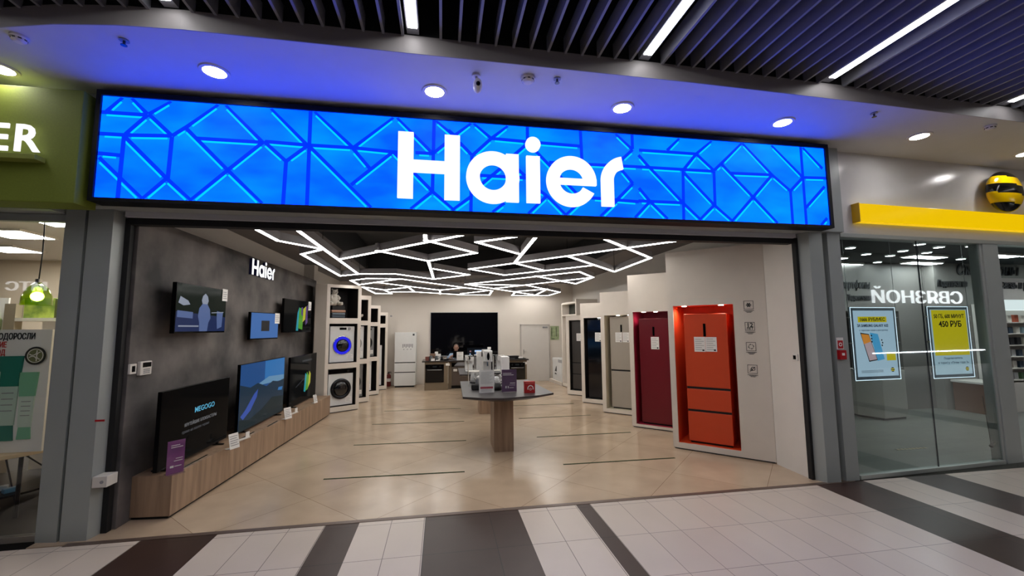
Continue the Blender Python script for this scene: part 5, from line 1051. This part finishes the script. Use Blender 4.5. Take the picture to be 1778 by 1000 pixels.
text('heading', 'ЗА SAMSUNG GALAXY A32', .05, M_pdb, t, (.35, -.005, h - .245), 0, .001, bold=.001, width=.52)
text('small_print', 'с тарифом связи в рассрочку', .03, M_pdb, t, (.36, -.005, h - .305), 0, .0006, width=.48)
b = MB(); b.prism([(.13, .62), (.27, .60), (.38, .26), (.24, .24)], -.007, -.0045, 0, 'y'); b.prism([(.14, .605), (.265, .59), (.37, .27), (.245, .255)], -.008, -.007, 1, 'y'); b.prism([(.14, .605), (.265, .59), (.29, .50), (.17, .47)], -.0085, -.008, 2, 'y'); b.build('phone_print', [M_pk, emis('phone_screen', '#b9a0a8', .9), emis('phone_orange', '#d88a3a', .9)], t)
b = MB(); b.prism([(.29, .62), (.42, .60), (.50, .27), (.38, .25)], -.0065, -.0045, 0, 'y')
for k in range(3): b.prism([(.31 + .012 * math.cos(q * PI / 5), .58 - .04 * k + .012 * math.sin(q * PI / 5)) for q in range(10)], -.0075, -.0065, 1, 'y')
b.build('phone_print', [emis('phone_blue', '#4f9fd0', .9), M_pk], t)
b = MB()
for k in range(3): b.prism([(.48 + .010 * math.cos(q * PI / 5) + .01 * (k % 2), .52 - .035 * k + .012 * math.sin(q * PI / 5)) for q in range(10)], -.006, -.0045, 0, 'y')
b.build('lens_print', M_pk, t); MB().box(.54, .69, -.006, -.0042, .25, .36).build('yellow_box_print', M_py, t)
b = MB()
for k in range(3): b.box(.1, .46, -.0055, -.0042, .10 + .012 * k, .104 + .012 * k)
b.build('small_print', MATS['frosted_acrylic'], t)
b = MB(); b.prism([(.62 + .03 * math.cos(q * PI / 10), .13 + .03 * math.sin(q * PI / 10)) for q in range(20)], -.006, -.0042, 0, 'y'); b.box(.592, .648, -.0068, -.006, .134, .146, 1); b.box(.592, .648, -.0068, -.006, .112, .124, 1); b.build('ball_print', [M_pk, M_py], t); 
t, w, h = lightbox(1.525, 2.285, 1.158, 2.145, 'lit poster with a yellow upper part and black price heading, right one in the window', emis('poster_pale', '#a2bac8', .95))
MB().box(.062, w - .062, -.0055, -.0042, .31, h - .052).build('yellow_field', M_py, t)
text('heading', '50 ГБ, 600 МИНУТ', .075, M_pk, t, (.38, -.006, h - .14), 0, .001, bold=.0015, width=.56)
text('heading', '450 РУБ', .11, M_pk, t, (.39, -.006, h - .25), 0, .001, bold=.003, width=.42)
text('small_print', 'Подключитесь', .04, M_pdb, t, (.38, -.006, .27), 0, .0006, width=.34); text('small_print', 'к тарифу «План года 2»', .04, M_pdb, t, (.38, -.006, .21), 0, .0006, width=.56)
b = MB(); b.prism([(.62 + .03 * math.cos(q * PI / 10), .12 + .03 * math.sin(q * PI / 10)) for q in range(20)], -.006, -.0042, 0, 'y'); b.box(.592, .648, -.0068, -.006, .124, .136, 1); b.box(.592, .648, -.0068, -.006, .102, .114, 1); b.build('ball_print', [M_pk, M_py], t)
# fire call point on the column
t = thing('fire_call_point', 'red and white fire alarm call point on the right column', 'fire alarm', (4.93, 4.501, 1.47))
MB().box(-.05, .05, -.04, 0, .0, .115).build('red_box', M_red, t, bev=.004); MB().box(-.048, .048, -.01, 0, .125, .27).build('sign_plate', M_paper, t)
b = MB(); b.box(-.038, .038, -.012, -.0101, .135, .235); b.build('red_square', M_red, t); b = MB(); b.sector(0, .185, .014, .024, 0, 360, -.0135, -.0121, 20); b.build('ring_symbol', M_paper, t); MB().box(-.02, .02, -.042, -.0401, .05, .08).build('push_plate', M_paper, t)
# counter, shelves
t = thing('sales_counter', 'plain white angular counter behind the left poster in the right shop', 'counter', (0, 0, 0))
MB().prism([(8.55, 7.52), (8.69, 7.09), (9.33, 7.15), (9.33, 7.75), (8.6, 7.75)], .04, .97).build('body', mat('counter_white', '#b9b5ac', .4), t, bev=.004); MB().prism([(8.58, 7.5), (8.71, 7.12), (9.3, 7.18), (9.3, 7.7), (8.63, 7.7)], 0, .04).build('kickboard', M_alud, t)
t = thing('product_shelf', 'long lit shelf unit with rows of phone accessories in the right shop', 'shelf', (12.1, 7.19, 0))
b = MB(); b.box(0, 4.0, .45, .5, 0, 2.35, 0); b.box(-.04, 0, 0, .5, 0, 2.35, 0); b.box(4.0, 4.04, 0, .5, 0, 2.35, 0); b.box(0, 4.0, 0, .5, 0, .62, 0); b.build('carcass', M_white, t)
for k in range(6): MB().box(0.001, 3.999, 0.02, .449, .66 + .25 * k, .68 + .25 * k).build('shelf_board', M_white, t)
MB().box(0, 4.0, -.02, .44, 2.2, 2.42).build('light_canopy', emis('canopy_glow', (.8, .95, .95), .8), t)
cols = ['#3a4a5a', '#c7c9c9', '#b0553c', '#5b7a58', '#d7d3c9', '#2b2c30', '#8da6b0']
pm = [mat('accessory_pack%d' % k, c, .4) for k, c in enumerate(cols)]; protos = []
for k in range(7): protos.append(None)
cn = ['slate blue', 'light grey', 'orange red', 'green', 'cream', 'black', 'pale blue']; od = ['first', 'second', 'third', 'fourth', 'fifth', 'sixth', 'seventh', 'eighth', 'ninth']
for r in range(6):
    for c in range(9):
        k = random.randrange(7); x = 12.25 + c * .195; lab = '%s accessory pack, %s from left on the %s lit shelf' % (cn[k], od[c], ['lowest', 'second lowest', 'third lowest', 'fourth lowest', 'fifth lowest', 'top'][r])
        loc = (x, 7.31, .681 + .25 * r)
        if protos[k] is None:
            protos[k] = tag(MB().box(-.055, .055, -.03, .03, 0, .14 + .01 * (k % 3)).build('accessory_pack', pm[k], None, bev=.004, loc=loc), lab, 'package', 'accessory packs on the lit shelf')
        else:
            q = protos[k].copy(); COL.objects.link(q); q.location = loc; q['label'] = lab; q['group'] = 'accessory packs on the lit shelf'
t = thing('display_bench', 'brown display bench with small dark phones at the rear of the right shop', 'bench', (11.25, 7.36, 0)); MB().box(0, .66, -.3, .3, 0, .62).build('body', mat('brown_bench', '#6b4a36', .5), t, bev=.004); MB().box(-.02, .68, -.32, .32, .62, .66).build('top', M_white, t)
t = thing('floor_marking', 'black and yellow dashed strip on the floor behind the right window', 'floor tape', (7.1, 5.46, .0005)); b = MB()
for k in range(8): b.box(-.28 + k * .07, -.245 + k * .07, -.025, .025, 0, .0012)
b.build('dashes', M_ink, t); b = MB()
for k in range(8): b.box(-.245 + k * .07, -.21 + k * .07, -.025, .025, 0, .0012)
b.build('light_dashes', mat('dull_yellow', '#b9a56a', .5), t)
x, y = GP(2.36, .06)
t = thing('door_stop', 'small black door stop at the foot of the right glass', 'door stop', (x, y, 0.0)); b = MB(); b.tube([(0, 0, .22), (.06, 0, .27)], .022); b.tube([(.01, 0, .24), (-.0, .03, .9)], .004, 5); b.build('bumper', M_black, t)
